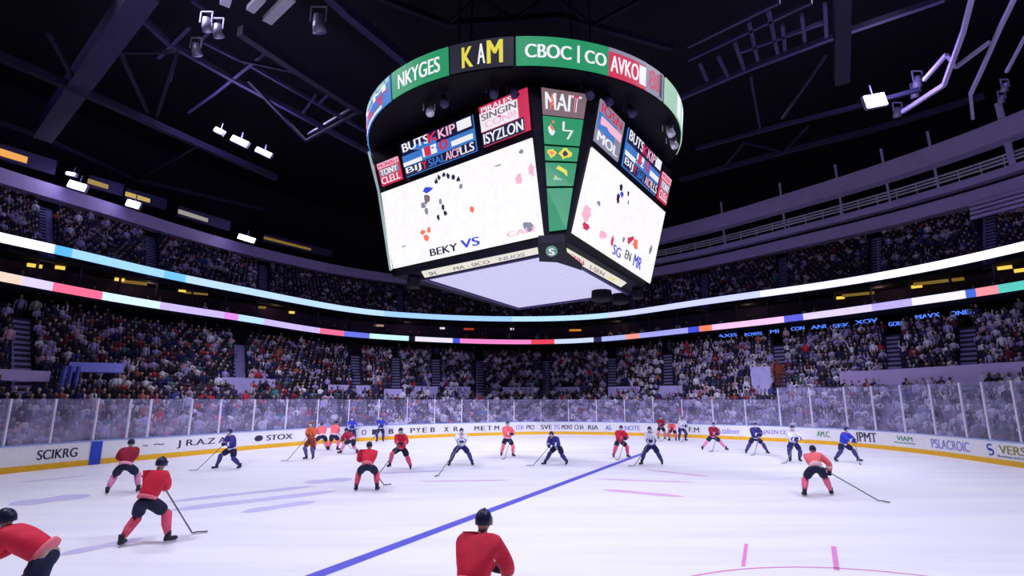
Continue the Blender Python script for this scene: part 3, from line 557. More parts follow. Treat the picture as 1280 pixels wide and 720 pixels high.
# ================================================================ SIGNS, VOMITORIES, AISLES
MSg=mat('sign_violet',srgb(190,180,240),.6,var=.1,scale=2); MSb2=mat('sign_blue',srgb(150,150,250),.6,var=.08)
def row_at(px,py):                       # lower-bowl spot that shows at a picture point
    best=None
    for k in range(NL):
        t,z=lowrow(k); R=Rlow(t); a=a_at_px(px,R,z+.9); p=P(a,R,z+.9); y=proj(*p)[1]
        if best is None or abs(y-py)<best[0]: best=(abs(y-py),k,a,R,z)
    return best[1:]
vom=[(277,344,475,'pink and violet'),(410,436,482,'narrow violet'),(445,463,484,'small dim violet'),(480,507,486,'plain violet'),(518,547,486,'pale violet'),(556,588,486,'bright violet'),(628,674,486,'long bright violet'),(700,725,486,'short violet'),(760,800,484,'speckled pale'),(824,853,483,'light lavender'),(940,965,481,'tall lavender')]
VOM=[]
for x0,x1,y,lab in vom:
    k,a,R,z=row_at((x0+x1)/2,y); a0=a_at_px(x0,R,z+.9); a1=a_at_px(x1,R,z+.9); hgt=1.0 if x0!=940 else 2.4
    VOM.append((k,a0,a1)); mb=band(MB(),rect_prof(-.55,z-.3,-.35,z+hgt),R,a0,a1,max(.3,(a1-a0)/4)); o=mb.build('portal_wall',MSg)
    tag(o,'%s front wall of a tunnel entrance around column %s of the lower stand'%(lab,['far left','left','left of centre','centre left','centre left','centre','centre','centre right','centre right','right of centre','right'][vom.index((x0,x1,y,lab))]),'portal wall')
k,a,R,z=row_at(1100,470); a0=a_at_px(1050,R,z+.9); 
o=band(MB(),rect_prof(-.6,z+.1,-.35,z+1.15),R,a0,A1-10,1).build('trim_4',MLg); tag(o,kind='structure'); VR=(k,a0)
k,a,R,z=row_at(30,460); a1=a_at_px(62,R,z+.9)
o=band(MB(),rect_prof(-.6,z+.35,-.35,z+.9),R,A0+10,a1,1).build('trim_5',MLg); tag(o,kind='structure'); VL=(k,a1)
# blue board over the left tunnel, its poles
p=W(118,465,0.0); k,a,R,z=row_at(118,466); p=P(a,R,z+1.2,-.9)
o=MB().box((0,0,0),(2.5,.12,.6),R=Matrix.Rotation(-math.radians(a)-.15,3,'Z')@Matrix.Rotation(-.5,3,'X')).build('blue_sign',MSb2,loc=p); tag(o,'bright blue violet board beside the tunnel on the far left','sign')
for i,px in enumerate((74,82,91)):
    k,a,R,z=row_at(px,470); p=P(a,R,z-.9,-.7); o=MB().bar((0,0,0),(.15,0,2.4),.16).build('tunnel_pole',mat('pole_blue',srgb(85,95,190),.4),loc=p); tag(o,['leftmost','middle','rightmost'][i]+' of the three blue poles beside the left tunnel','pole','blue poles by the left tunnel')
AIS_L=[a_at_px(x,Rlow(.6),5) for x in (28,300,445,495,545,600,683,765,835,975,1118,1210)]
AIS_U=[a_at_px(x,Rup(.3),15) for x in (60,190,330,500,640,790,880,978,1095,1235)]
for nm,AIS,N,rowf,Rf,kr in (('lower',AIS_L,NL,lowrow,Rlow,(9,NL-1)),('upper',AIS_U,NU,uprow,Rup,(0,NU-1))):
    for i,a in enumerate(AIS):
        mb=MB()
        for k in range(kr[0],kr[1]):
            t,z=rowf(k); t2,z2=rowf(k+1); R1,R2=Rf(t),Rf(t2); r1=np.interp(math.radians(a),AN,R1); w=math.degrees(.42/r1)
            for (ra_,rb_,zz) in ((0,.5,z+.02),(.5,1,(z+z2)/2)):
                Ra=R1*(1-ra_)+R2*ra_; Rb=R1*(1-rb_)+R2*rb_
                q=[P(a-w,Ra,zz,-.4),P(a+w,Ra,zz,-.4),P(a+w,Rb,zz,-.4),P(a-w,Rb,zz,-.4)]; lo=[v-Vector((0,0,.3)) for v in q]
                mb.add(q+lo,[(0,1,2,3),(0,4,5,1),(1,5,6,2),(3,2,6,7),(0,3,7,4),(7,6,5,4)])
        o=mb.build('aisle_stairs',MSt); tag(o,'steep pale aisle stairs between crowd blocks of the %s stand'%nm,'stairs','aisle stairs of the %s stand'%nm)
# suites: dividing fins, warm lamps, TV screens
for i,a in enumerate(np.arange(-62,63,3.1)):
    o=band(MB(),rect_prof(.25,9.6,1.6,12.4),UP,a,a+.12,.12).build('suite_divider',mat('suite_fin',srgb(60,50,85),.8)); tag(o,'slim dark dividing wall between suite boxes','dividing wall','suite dividing walls')
r2=random.Random(3)
warm=[(45,332,1,'pair of yellow'),(76,333,.7,'small yellow'),(150,349,.8,'yellow'),(168,352,2.2,'dim golden'),(228,363,.7,'white gold'),(245,366,2.4,'long dim golden'),(328,384,.9,'dim amber'),(365,390,.7,'white gold'),(474,406,1.4,'pale amber'),(553,410,.8,'pale'),(586,411,1.6,'reddish'),(719,412,1.9,'orange'),(640,411,.6,'pale'),(1050,371,.8,'yellow'),(1072,367,3.0,'long dim golden'),(1145,357,.9,'bright yellow'),(1172,352,4.0,'long dim golden'),(1255,334,1.0,'yellow'),(1272,338,.7,'white gold')]
for i,(px,py,w,lab) in enumerate(warm):
    a=a_at_px(px,UP,11.4); z=min(12.2,max(10.3,11.4)); 
    zz=11.3
    for t in np.arange(10,12.3,.1):
        if proj(*P(a,UP,t,1.5))[1]>py: zz=t
    colr={'reddish':(200,60,40),'orange':(240,150,40),'pale':(200,190,200),'pale amber':(190,150,130)}.get(lab,(230,190,80) if 'dim' not in lab else (140,112,50))
    o=MB().box((0,0,0),(w*.8,.12,.24)).build('suite_lamp',led('warm_%d_%d_%d'%colr,srgb(*colr),1.3 if w<1.3 else .7),loc=P(a,UP,zz,1.5)); o.rotation_euler.z=-math.radians(a)
    tag(o,lab+' lamp glowing inside a suite box, '+('left side' if px<420 else 'far centre' if px<800 else 'right side'),'lamp','suite lamps')
# blue LED signs under the lower ribbon, right
for i,(x0,x1,y) in enumerate([(896,922,419),(930,955,417),(962,974,414),(988,1006,410),(1013,1033,408),(1040,1063,406),(1068,1098,401),(1110,1128,404),(1143,1176,394),(1186,1226,389)]):
    xm=(x0+x1)/2; zz=9
    a=a_at_px(xm,LO,9)
    for t in np.arange(7.8,9.5,.05):
        if proj(*P(a,LO,t,1.6))[1]>y: zz=t
    a0,a1=a_at_px(x0,LO+1.6,zz),a_at_px(x1,LO+1.6,zz)
    c0=P(a0,LO,zz,1.6); root=band(MB(),rect_prof(1.6,zz-.22,1.75,zz+.22),LO,a0,a1,.5).build('section_sign',MDk); tag(root,'blue lit section sign under the lower ribbon board on the right, '+['first','second','third','fourth','fifth','sixth','seventh','eighth','ninth','tenth'][i]+' from the centre','sign','blue section signs')
    g=MB(); put_text(g,lambda u,v,d:P(a0+(a1-a0)*u,LO,zz-.16+.32*v,1.6-d),['AXIS','ROWEL','MI','CON','ANI','SEK','XOV','GON','MAVX','ONELA'][i],.03,0,.97,1,.01); g.build('sign_text',led('sign_blue_led',srgb(80,125,255),1.3),root)
# ================================================================ CROWD
def spectator(lod,pose,rs):
    m=MB(); sg=6 if lod==0 else 10   # slots: 0 shirt 1 skin 2 trousers 3 hair
    st_=pose=='stand'; hz=.92 if st_ else .48
    if lod==0:
        m.tube([(0,0,hz-.08),(0,-.02,hz+.2),(0,0,hz+.46),(0,.0,hz+.56)],[.17,.17,.2,.07],6,0,sq=.65)
        m.ball((0,.0,hz+.70),(.095,.11,.13),6,5,1); m.ball((0,.03,hz+.745),(.1,.11,.1),6,4,3)
    else:
        m.tube([(0,0,hz-.1),(0,-.02,hz+.05),(0,-.02,hz+.2),(0,0,hz+.38),(0,0,hz+.5),(0,0,hz+.56)],[.16,.175,.17,.205,.15,.06],12,0,sq=.65)
        m.tube([(0,0,hz+.5),(0,-.005,hz+.62)],.055,8,1); m.ball((0,-.01,hz+.71),(.08,.1,.125),12,10,1); m.ball((0,-.105,hz+.70),(.016,.02,.025),6,4,1)
        for s_ in(-1,1): m.ball((s_*.08,0,hz+.71),(.014,.025,.035),6,4,1)
        m.ball((0,.02,hz+.745),(.09,.105,.105),12,8,3)
    for s_ in (-1,1):
        sh=Vector((s_*.2,0,hz+.46))
        if pose=='clap': el=Vector((s_*.27,-.12,hz+.22)); ha=Vector((s_*.05,-.3,hz+.4))
        elif pose=='up': el=Vector((s_*.3,-.05,hz+.62)); ha=Vector((s_*.26,-.08,hz+.9))
        else: el=Vector((s_*.27,-.02,hz+.18)); ha=Vector((s_*.16,-.26,hz+.1)) if not st_ else Vector((s_*.25,-.06,hz-.1))
        m.tube([sh,el],[.065,.05],sg,0); m.tube([el,ha],[.048,.034],sg,0)
        if lod: 
            d=(ha-el).normalized(); m.tube([ha,ha+d*.07],[.036,.03],6,1)
            for q in range(4): m.tube([ha+d*.06+Vector((.018*(q-1.5),0,0)),ha+d*(.12 if q in(1,2) else .105)+Vector((.018*(q-1.5),-.01,-.02))],[.01,.007],4,1)
            m.tube([ha+d*.02,ha+d*.06+Vector((-s_*.045,-.01,.01))],[.011,.009],4,1)
        else: m.ball(ha,.045,4,3,1)
        hip=Vector((s_*.09,0,hz-.04))
        if st_: kn=Vector((s_*.1,-.03,.48)); an=Vector((s_*.11,.02,.08))
        else: kn=Vector((s_*.12,-.42,hz+.0)); an=Vector((s_*.12,-.4,.08))
        m.tube([hip,kn],[.085,.06],sg,2); m.tube([kn,an],[.058,.042],sg,2)
        if lod: m.tube([an+Vector((0,.04,-.04)),an+Vector((0,-.16,-.05))],[.045,.035],6,3)
    return m
shirts={'white':(.8,.78,.95),'light grey':(.42,.40,.62),'lavender':(.45,.38,.75),'navy':(.015,.018,.09),'black':(.012,.010,.025),'charcoal':(.045,.04,.08),'red':(.5,.03,.06),'maroon':(.15,.02,.05),'royal blue':(.04,.07,.3),'pale pink':(.6,.38,.48),'orange':(.4,.12,.08),'teal':(.06,.2,.25)}
SM={k:mat('shirt_'+k.replace(' ','_'),v,.8,var=.15,scale=9) for k,v in shirts.items()}
skins=[mat('skin_%d'%i,c,.55,var=.05,spec=.4) for i,c in enumerate([(.5,.33,.28),(.38,.24,.2),(.22,.13,.1),(.1,.055,.045)])]
pants_m=[mat('trousers_dark',(.02,.025,.05),.8),mat('trousers_blue',(.06,.09,.2),.8),mat('trousers_grey',(.15,.15,.18),.8)]
hairs=[mat('hair_black',(.012,.01,.01),.6),mat('hair_brown',(.07,.035,.02),.6),mat('hair_fair',(.35,.24,.12),.6),mat('cap_white',(.7,.7,.75),.7),mat('cap_red',(.4,.03,.05),.7)]
names=list(shirts)
def weights(a,upper,t):
    if upper: w=[.05,.06,.05,.30,.30,.18,.01,.02,.02,.01,.003,.02]
    elif a<-14: w=[.09,.07,.07,.20,.28,.14,.045,.05,.02,.03,.012,.02]
    else: w=[.22,.11,.10,.19,.19,.09,.02,.03,.03,.025,.003,.01]
    w=np.array(w); return w/w.sum()
spots=[]
for upper,N,rowf,Rf,AIS in ((0,NL,lowrow,Rlow,AIS_L),(1,NU,uprow,Rup,AIS_U)):
    for k in range(N):
        t,z=rowf(k); R=Rf(t); a=-72.0
        while a<72:
            r=np.interp(math.radians(a),AN,R); a+=math.degrees(.47/r)
            if any(abs(a-x)<math.degrees(.62/r) for x in AIS) and (upper or k>=9): continue
            if not upper:
                if any(abs(k-kk)<=1 and a0-.3<a<a1+.3 and k-kk>=-0 for kk,a0,a1 in VOM): continue
                if k==VR[0] and a>VR[1]: continue
                if a<VL[1]+2 and k in (VL[0]-1,VL[0],VL[0]+1,VL[0]-2): continue
            occ=.93 if not upper else .9
            p=P(a,R,z,0); spots.append((p,a,upper,k,t,rng.random()<occ))
# seats (uncountable rows filling both stands)
sv=[];sf=[]; base=MB().box((0,0,.42),(.4,.36,.06)).box((0,.2,.6),(.4,.05,.38),R=Matrix.Rotation(-.15,3,'X')).box((0,.1,.2),(.1,.12,.4))
bv=np.array(base.v); bf=np.array(base.f); Vs=[];Fs=[];nv=0
for p,a,u,k,t,o in spots:
    th=-math.radians(a); c_,s_=math.cos(th),math.sin(th); X=bv[:,0]*c_-bv[:,1]*s_+p.x; Y=bv[:,0]*s_+bv[:,1]*c_+p.y; Vs.append(np.c_[X,Y,bv[:,2]+p.z]); Fs.append(bf+nv); nv+=len(bv)
def bigmesh(name,V,Fl,mats,mi=None,smooth=False):
    V=np.concatenate(V); me=bpy.data.meshes.new(name); me.vertices.add(len(V)); me.vertices.foreach_set('co',V.astype(np.float32).ravel())
    lens=np.concatenate([np.full(len(f),f.shape[1]) for f in Fl]); idx=np.concatenate([f.ravel() for f in Fl])
    me.loops.add(len(idx)); me.loops.foreach_set('vertex_index',idx.astype(np.int32)); me.polygons.add(len(lens)); st2=np.r_[0,np.cumsum(lens)[:-1]]
    me.polygons.foreach_set('loop_start',st2.astype(np.int32)); 
    for m in mats: me.materials.append(m)
    if mi is not None: me.polygons.foreach_set('material_index',mi.astype(np.int32))
    if smooth: me.polygons.foreach_set('use_smooth',np.ones(len(lens),bool))
    me.update(calc_edges=True); me.validate(); o=bpy.data.objects.new(name,me); C.objects.link(o); return o
o=bigmesh('stadium_seats',Vs,Fs,[mat('seat_plastic',srgb(40,38,75),.5,var=.1)]); tag(o,'rows of dark plastic seats under the crowd in both stands','seats',kind='stuff')
occ=[s for s in spots if s[5]]
def inframe(p):
    if p.y<3: return False
    x,y=proj(p.x,p.y,p.z+1.1); return -8<x<1288 and 0<y<720
cand=sorted([s for s in occ if not s[2] and inframe(s[0])],key=lambda s:s[0].length)[:300]; ids={id(s) for s in cand}
poses=['sit','clap','sit','stand','up']
# --- 300 nearest as individuals
hi=[spectator(1,p,0) for p in poses]; cache={}
for s in cand:
    p,a,u,k,t,_=s; pi=rng.choice(len(poses),p=[.4,.22,.2,.1,.08]); sn=rng.choice(names,p=weights(a,u,t)); sk=int(rng.integers(0,4)); hr=int(rng.integers(0,5)); pm=int(rng.integers(0,3))
    key=(pi,sn,sk%2,hr%3 if hr<3 else hr)
    if key not in cache: cache[key]=hi[pi].mesh('person',[SM[sn],skins[sk],pants_m[pm],hairs[hr]])
    o=bpy.data.objects.new('person',cache[key]); C.objects.link(o); o.location=p; o.rotation_euler=(0,0,-math.radians(a)+rng.uniform(-.3,.3)); sc=rng.uniform(.84,.94); o.scale=(sc,sc,sc)
    side='left' if a<0 else 'right'; act={'sit':'sitting','clap':'sitting with hands together','stand':'standing','up':'sitting with arms raised'}[poses[pi]]
    rowt='front rows' if k<3 else 'middle rows' if k<9 else 'upper rows'
    tag(o,'spectator in a %s top %s in the %s, %s side'%(sn,act,rowt,side),'person','spectators in %s tops %s in the %s, %s side'%(sn,act,rowt,side))
# --- the rest: one crowd object
lo=[spectator(0,p,0) for p in ('sit','clap','sit','stand','up')]; allm=[SM[n] for n in names]+skins+pants_m+hairs
nS,nK,nP=len(names),len(skins),len(pants_m); T=[]
for m in lo:
    v=np.array(m.v); f3=[(f,mi) for f,mi in zip(m.f,m.m)]; by={}
    for f,mi in f3: by.setdefault(len(f),([],[])); by[len(f)][0].append(f); by[len(f)][1].append(mi)
    T.append((v,{k:(np.array(x),np.array(y)) for k,(x,y) in by.items()}))
Vs=[];Fs=[];MI=[];nv=0
def add_person(p,rz,ti,sn,sc=1.0):
    global nv
    v,by=T[ti]; c_,s_=math.cos(rz),math.sin(rz); v=v*sc; Vs.append(np.c_[v[:,0]*c_-v[:,1]*s_+p.x,v[:,0]*s_+v[:,1]*c_+p.y,v[:,2]+p.z])
    rem=np.array([sn,nS+rng.integers(0,nK),nS+nK+rng.integers(0,nP),nS+nK+nP+rng.choice(5,p=[.45,.28,.1,.12,.05])])
    for k,(f,mi) in by.items(): Fs.append(f+nv); MI.append(rem[mi])
    nv+=len(v)
for s in occ:
    if id(s) in ids: continue
    p,a,u,k,t,_=s
    if p.y<2: continue
    ti=int(rng.choice(5,p=[.4,.2,.25,.08,.07])); add_person(p,-math.radians(a)+rng.uniform(-.4,.4),ti,int(rng.choice(nS,p=weights(a,u,t))),rng.uniform(.82,.93))
for a in np.arange(-60,60,1.05):        # people in the suites
    if rng.random()<.55: add_person(P(a+rng.uniform(-.3,.3),UP,9.6,rng.uniform(-.9 if False else .3,1.8)),-math.radians(a)+rng.uniform(-1,1),3,int(rng.choice(nS,p=weights(0,0,0))))
    if rng.random()<.5: add_person(P(a,LO,7.65,1.5+rng.uniform(0,1)),-math.radians(a)+rng.uniform(-1,1),3,int(rng.choice(nS,p=weights(0,1,0))))
o=bigmesh('crowd',Vs,Fs,allm,np.concatenate(MI),True); tag(o,'dense crowd of spectators filling the lower and upper stands','crowd',kind='stuff')
# the brown-orange clad figure standing above the right crowd
k,a,R,z=row_at(975,478); 
mm=spectator(1,'up',0); mm2=spectator(1,'stand',0)
o=mm2.build('person',[mat('suit_rust',(.2,.035,.015),.8,var=.5,scale=8),mat('suit_brown',(.15,.06,.04),.8),mat('suit_rust2',(.13,.03,.015),.8,var=.4,scale=8),mat('suit_dark',(.08,.03,.02),.8)],loc=P(a,R,z+.3,-.6)); o.rotation_euler.z=-math.radians(a); o.scale=(1.5,1.3,1.35)
tag(o,'person in a rust brown outfit standing in the stand beside the tall lavender wall','person')
# ================================================================ PLAYERS
def skin_mesh(verts,edges,radii,sub=1,root=0):
    me=bpy.data.meshes.new('s'); me.from_pydata([tuple(v) for v in verts],edges,[]); o=bpy.data.objects.new('s',me); C.objects.link(o)
    sk=o.modifiers.new('k','SKIN'); sk.use_smooth_shade=True
    for i,r in enumerate(radii): me.skin_vertices[0].data[i].radius=(r if hasattr(r,'__len__') else (r,r)); me.skin_vertices[0].data[i].use_root=(i==root)
    if sub: s=o.modifiers.new('s','SUBSURF'); s.levels=sub; s.render_levels=sub
    bpy.context.view_layer.update(); dg=bpy.context.evaluated_depsgraph_get(); m2=bpy.data.meshes.new_from_object(o.evaluated_get(dg))
    bpy.data.objects.remove(o); bpy.data.meshes.remove(me); return m2
def ik(a,b,l1,l2,pole):
    d=b-a; L=min(d.length,l1+l2-.005); d=d.normalized(); x=(l1*l1-l2*l2+L*L)/(2*L); h=math.sqrt(max(0,l1*l1-x*x)); q=(pole-d*pole.dot(d)).normalized(); return a+d*x+q*h, a+d*L
def head_geo(m,c,R,s=1.0):
    n0=len(m.v); seg,rings=20,16; vs_=[]
    for i in range(rings+1):
        t=math.pi*i/rings
        for k in range(seg):
            a=2*math.pi*k/seg; x=math.sin(t)*math.cos(a)*.077; y=math.sin(t)*math.sin(a)*.097; z=math.cos(t)*.122
            if z<0: f=1-.35*(-z/.122)**1.5; x*=f; y=y*f+.012*(-z/.122) if y>0 else y*(1-.3*(-z/.122))
            fr=max(0,math.sin(a))*math.sin(t)
            if fr>.9 and -.045<z<.01: y+=.018*(1-abs(z+.02)/.03) if abs(x)<.022 else -.004     # nose, sockets
            if fr>.8 and -.075<z<-.055 and abs(x)<.03: y+=.004                                      # mouth
            vs_.append(c+R@Vector((x,y,z))*s)
    fs=[]
    for i in range(rings):
        for k in range(seg): k2=(k+1)%seg; fs.append((i*seg+k,(i+1)*seg+k,(i+1)*seg+k2,i*seg+k2))
    m.add(vs_,fs,0,True)
    for s_ in(-1,1): m.ball(c+R@Vector((s_*.078,-.005,-.005))*s,(.012,.022,.032),8,6,0,R)
KIT={'red':dict(j=mat('jersey_red',srgb(215,35,65),.7,var=.1),trim=mat('jersey_trim_rose',srgb(235,120,135),.7),p=mat('breezers_navy',(.012,.015,.05),.75),s=mat('sock_red',srgb(235,90,120),.7),h=mat('helmet_navy',(.015,.015,.05),.35),g=mat('glove_navy',(.015,.018,.06),.6)),
 'coral':dict(j=mat('jersey_coral',srgb(245,110,115),.7,var=.1),trim=mat('jersey_trim_pale',srgb(250,200,210),.7),p=MC['breezers_navy'],s=mat('sock_coral',srgb(245,115,145),.7),h=MC['helmet_navy'],g=MC['glove_navy']),
 'maroon':dict(j=mat('jersey_maroon',srgb(150,25,55),.7,var=.15),trim=mat('jersey_trim_pink',srgb(245,170,195),.7),p=MC['breezers_navy'],s=mat('sock_pink',srgb(235,150,190),.7),h=MC['helmet_navy'],g=MC['glove_navy']),
 'white':dict(j=mat('jersey_white',(.8,.8,.88),.7,var=.08),trim=mat('jersey_trim_blue',srgb(60,60,160),.7),p=mat('breezers_blue',srgb(35,35,95),.75),s=mat('sock_blue',srgb(60,60,120),.7),h=mat('helmet_dark',(.02,.02,.05),.35),g=mat('glove_blue',srgb(35,35,100),.6)),
 'blue':dict(j=mat('jersey_blue',srgb(55,50,130),.7,var=.15),trim=mat('jersey_trim_white',(.7,.7,.85),.7),p=mat('breezers_indigo',srgb(30,26,70),.75),s=mat('sock_indigo',srgb(60,55,120),.7),h=mat('helmet_indigo',srgb(30,25,80),.35),g=mat('glove_indigo',srgb(30,28,80),.6)),
 'orange':dict(j=mat('jersey_orange',srgb(210,95,60),.7,var=.2),trim=mat('jersey_trim_brown',srgb(150,70,40),.7),p=mat('breezers_brown',srgb(120,55,40),.75),s=mat('sock_violet',srgb(85,80,130),.7),h=mat('helmet_brown',srgb(120,70,50),.4),g=mat('glove_brown',srgb(90,50,40),.6)),
}
KIT['royal']=dict(KIT['blue']); KIT['royal']['j']=mat('jersey_royal',srgb(50,60,190),.7,var=.12)
MBlade=mat('skate_steel',(.7,.7,.75),.25,metal=.8); MBoot=mat('skate_boot',(.02,.02,.035),.4); MStick=mat('stick_shaft',srgb(120,115,120),.5); MTape=mat('stick_tape',srgb(60,58,70),.8); MVis=mat('visor_clear',(.5,.5,.6),.1,spec=.6)
def player(px,py,kit,face,label,spread=.75,step=.1,lean=.55,crouch=.5,stick=None,lift=0,scale=1.0,hand=0,xy=None,turn=0,num=None):
    K=KIT[kit]; g=Vector((xy[0],xy[1],0)) if xy else G(px,py); rz=math.radians(face)
    root=empty('hockey_player',g,rz); root.scale=(scale,)*3; tag(root,label,'person')
    Ri=Matrix.Rotation(-rz,3,'Z')
    hz=.98-.24*crouch; pel=Vector((0,-.12*crouch-.1*lean,hz))
    dirv=Vector((0,math.sin(lean),math.cos(lean)))
    waist=pel+dirv*.14; chest=pel+dirv*.36; neck=pel+dirv*.54; hl=lean*.35; hd=neck+Vector((0,math.sin(lean*.7)*.13,math.cos(lean*.7)*.15)); 
    hR=Matrix.Rotation(turn,3,'Z')@Matrix.Rotation(-hl*.6,3,'X')
    # feet: spread across the picture, converted to the figure's own frame
    fv=Ri@Vector((spread/2,step/2,0)); f1,f2=fv,-fv
    if f1.x<f2.x: f1,f2=f2,f1          # f1 right foot
    if abs(f1.x-f2.x)<.24: f1=f1+Vector((.12,0,0)); f2=f2-Vector((.12,0,0))
    feet=[f1+Vector((0,0,.13+(lift if lift>0 else 0))),f2+Vector((0,0,.13+(-lift if lift<0 else 0)))]
    hips=[pel+Vector((.11,0,-.03)),pel+Vector((-.11,0,-.03))]; knees=[];ank=[]
    for h,f,s_ in zip(hips,feet,(1,-1)):
        kq,aq=ik(h,f,.44,.45,Vector((s_*.35,1,0))); knees.append(kq); ank.append(aq)
    shl=[chest+dirv*.12+Vector((.2,0,0)),chest+dirv*.12+Vector((-.2,0,0))]
    # stick and hands
    if stick is not None:
        b=G(*stick) if abs(stick[0])>20 else g+Vector((stick[0],stick[1],0)); bl=Ri@(b-g)/scale; bl.z=.03
    else: bl=Vector((.5 if hand==0 else -.5,1.05,.03))
    s_=1 if bl.x<0 else -1                     # top hand on the far side
    top=chest+Vector((s_*.12,.36,-.12)); 
    L=(bl-top).length
    if L>1.55: top=bl+(top-bl)*(1.55/L)
    if (top-shl[0 if s_>0 else 1]).length>.56: 
        q=shl[0 if s_>0 else 1]; top=q+(top-q).normalized()*.55
    low=top.lerp(bl,.34); q=shl[1 if s_>0 else 0]
    for _ in range(6):
        if (low-q).length>.56: low=top.lerp(bl,.34*(1-.15*(_+1)))
    hands=[top,low] if s_>0 else [low,top]; elb=[];wr=[]
    for i,(a,b) in enumerate(zip(shl,hands)):
        e,w=ik(a,b,.29,.28,Vector((1 if i==0 else -1,-.5,-.5))); elb.append(e); wr.append(w)
    # one continuous body
    V=[pel,waist,chest,neck,hd]+[shl[0],elb[0],wr[0],shl[1],elb[1],wr[1]]+[hips[0],knees[0],ank[0],hips[1],knees[1],ank[1]]
    E_=[(0,1),(1,2),(2,3),(3,4),(2,5),(5,6),(6,7),(2,8),(8,9),(9,10),(0,11),(11,12),(12,13),(0,14),(14,15),(15,16)]
    Rd=[.14,.13,.15,.075,.06,.06,.045,.03,.06,.045,.03,.09,.06,.045,.09,.06,.045]
    me=skin_mesh(V,E_,Rd,1); bmh=MB(); head_geo(bmh,hd+Vector((0,0,.03)),hR); 
    bm=bmesh.new(); bm.from_mesh(me); hm=bmh.mesh('h',[]); bm.from_mesh(hm); bm.to_mesh(me); bm.free(); bpy.data.meshes.remove(hm); me.materials.clear(); me.materials.append(skins[0])
    for pl in me.polygons: pl.use_smooth=True
    o=bpy.data.objects.new('body',me); C.objects.link(o); o.parent=root
    # jersey
    V=[pel+dirv*.0-Vector((0,0,.03)),waist,chest,chest+dirv*.2,shl[0],elb[0],wr[0].lerp(elb[0],.15),shl[1],elb[1],wr[1].lerp(elb[1],.15)]
    me=skin_mesh(V,[(0,1),(1,2),(2,3),(2,4),(4,5),(5,6),(2,7),(7,8),(8,9)],[(.2,.17),(.205,.17),(.23,.18),(.125,.115),.125,.1,.08,.125,.1,.08],2,root=2); me.materials.clear(); me.materials.append(K['j'])
    o=bpy.data.objects.new('jersey',me); C.objects.link(o); o.parent=root
    m=MB()                                     # hem and sleeve stripes
    m.tube([pel+dirv*.0,pel+dirv*.06],[.198,.203],16,sq=.88)
    for i in(0,1):
        a=elb[i].lerp(wr[i],.25); b=elb[i].lerp(wr[i],.5); m.tube([a,b],[.092,.087],12)
    o=m.build('jersey_stripe',K['trim'],root)
    if num:
        bd=Vector((0,-1,0)); ux=Vector((1,0,0)); ny=Vector((0,-math.cos(lean),math.sin(lean))); m=MB(); c0=waist.lerp(chest,.6)+ny*.185
        put_text(m,lambda u,v,d:c0+ux*(u-.5)*.26+dirv*(v-.5)*.24+ny*(d),num,0,0,1,1,.02); m.build('jersey_number',K['trim'],root)
    # hockey pants
    V=[pel+Vector((0,0,.06)),pel,hips[0],hips[0].lerp(knees[0],.55),hips[0].lerp(knees[0],.9),hips[1],hips[1].lerp(knees[1],.55),hips[1].lerp(knees[1],.9)]
    me=skin_mesh(V,[(0,1),(1,2),(2,3),(3,4),(1,5),(5,6),(6,7)],[.18,.17,.14,.14,.125,.14,.14,.125],2,root=1); me.materials.clear(); me.materials.append(K['p'])
    o=bpy.data.objects.new('hockey_pants',me); C.objects.link(o); o.parent=root
    for i in(0,1):
        k_,a_=knees[i],ank[i]; k0=k_.lerp(hips[i],.12); mid=k_.lerp(a_,.45)+Vector((0,-.02,0))
        MB().tube([k0,k_,mid,a_.lerp(k_,.12)],[.085,.1,.092,.06],14).build('sock',K['s'],root)
        fw=Vector((0,1,0)); fw=(Matrix.Rotation((-.35 if i==0 else .35),3,'Z')@fw); z0=a_-Vector((0,0,.0)); m=MB()
        m.tube([z0+Vector((0,0,.1)),z0+Vector((0,0,.02)),z0+Vector((0,0,-.05))-fw*.02],[.062,.06,.055],12); m.tube([z0+Vector((0,0,-.045))-fw*.06,z0+Vector((0,0,-.05))+fw*.06,z0+Vector((0,0,-.058))+fw*.17,z0+Vector((0,0,-.06))+fw*.2],[.045,.05,.042,.02],12)
        sk=m.build('skate',MBoot,root); Rb=Matrix.Rotation(math.atan2(-fw.x,fw.y),3,'Z'); mb2=MB().box(z0+Vector((0,0,-.118))+fw*.05,(.006,.28,.024),R=Rb); 
        for q in (-.05,.13): mb2.box(z0+Vector((0,0,-.1))+fw*q,(.02,.05,.04),R=Rb)
        mb2.build('skate_blade',MBlade,sk)
        # glove: cuff, palm and five separate curled fingers round the shaft
        w=wr[i]; d=(w-elb[i]).normalized(); m=MB(); m.tube([w-d*.1,w-d*.02,w+d*.05],[.065,.06,.05],10,sq=.8); sd=d.cross(Vector((0,0,1))).normalized() if abs(d.z)<.95 else Vector((1,0,0)); dn=d.cross(sd).normalized()
        for q in range(4):
            b0=w+d*.045+sd*(.026*(q-1.5)); l=.045 if q in(1,2) else .038; m.tube([b0,b0+d*l,b0+d*(l+.012)-dn*.035,b0+d*(l-.015)-dn*.06],[.016,.016,.015,.012],6)
        b0=w+d*.0-sd*.045; m.tube([b0,b0+d*.03-sd*.02,b0+d*.06-sd*.005-dn*.03],[.018,.017,.014],6)
        m.build('glove',K['g'],root)
    # helmet
    hc=hd+Vector((0,0,.055)); m=MB(); seg,rg=18,9; vs_=[]
    for i in range(rg+1):
        t=math.pi*.62*i/rg
        for k in range(seg):
            a=2*math.pi*k/seg; cut=.0 if math.sin(a)>.4 else 1; zz=math.cos(t)*.135
            if math.sin(a)>.35: zz=max(zz,.005)
            vs_.append(hc+hR@Vector((math.sin(t)*math.cos(a)*.1,math.sin(t)*math.sin(a)*.125-.005,zz)))
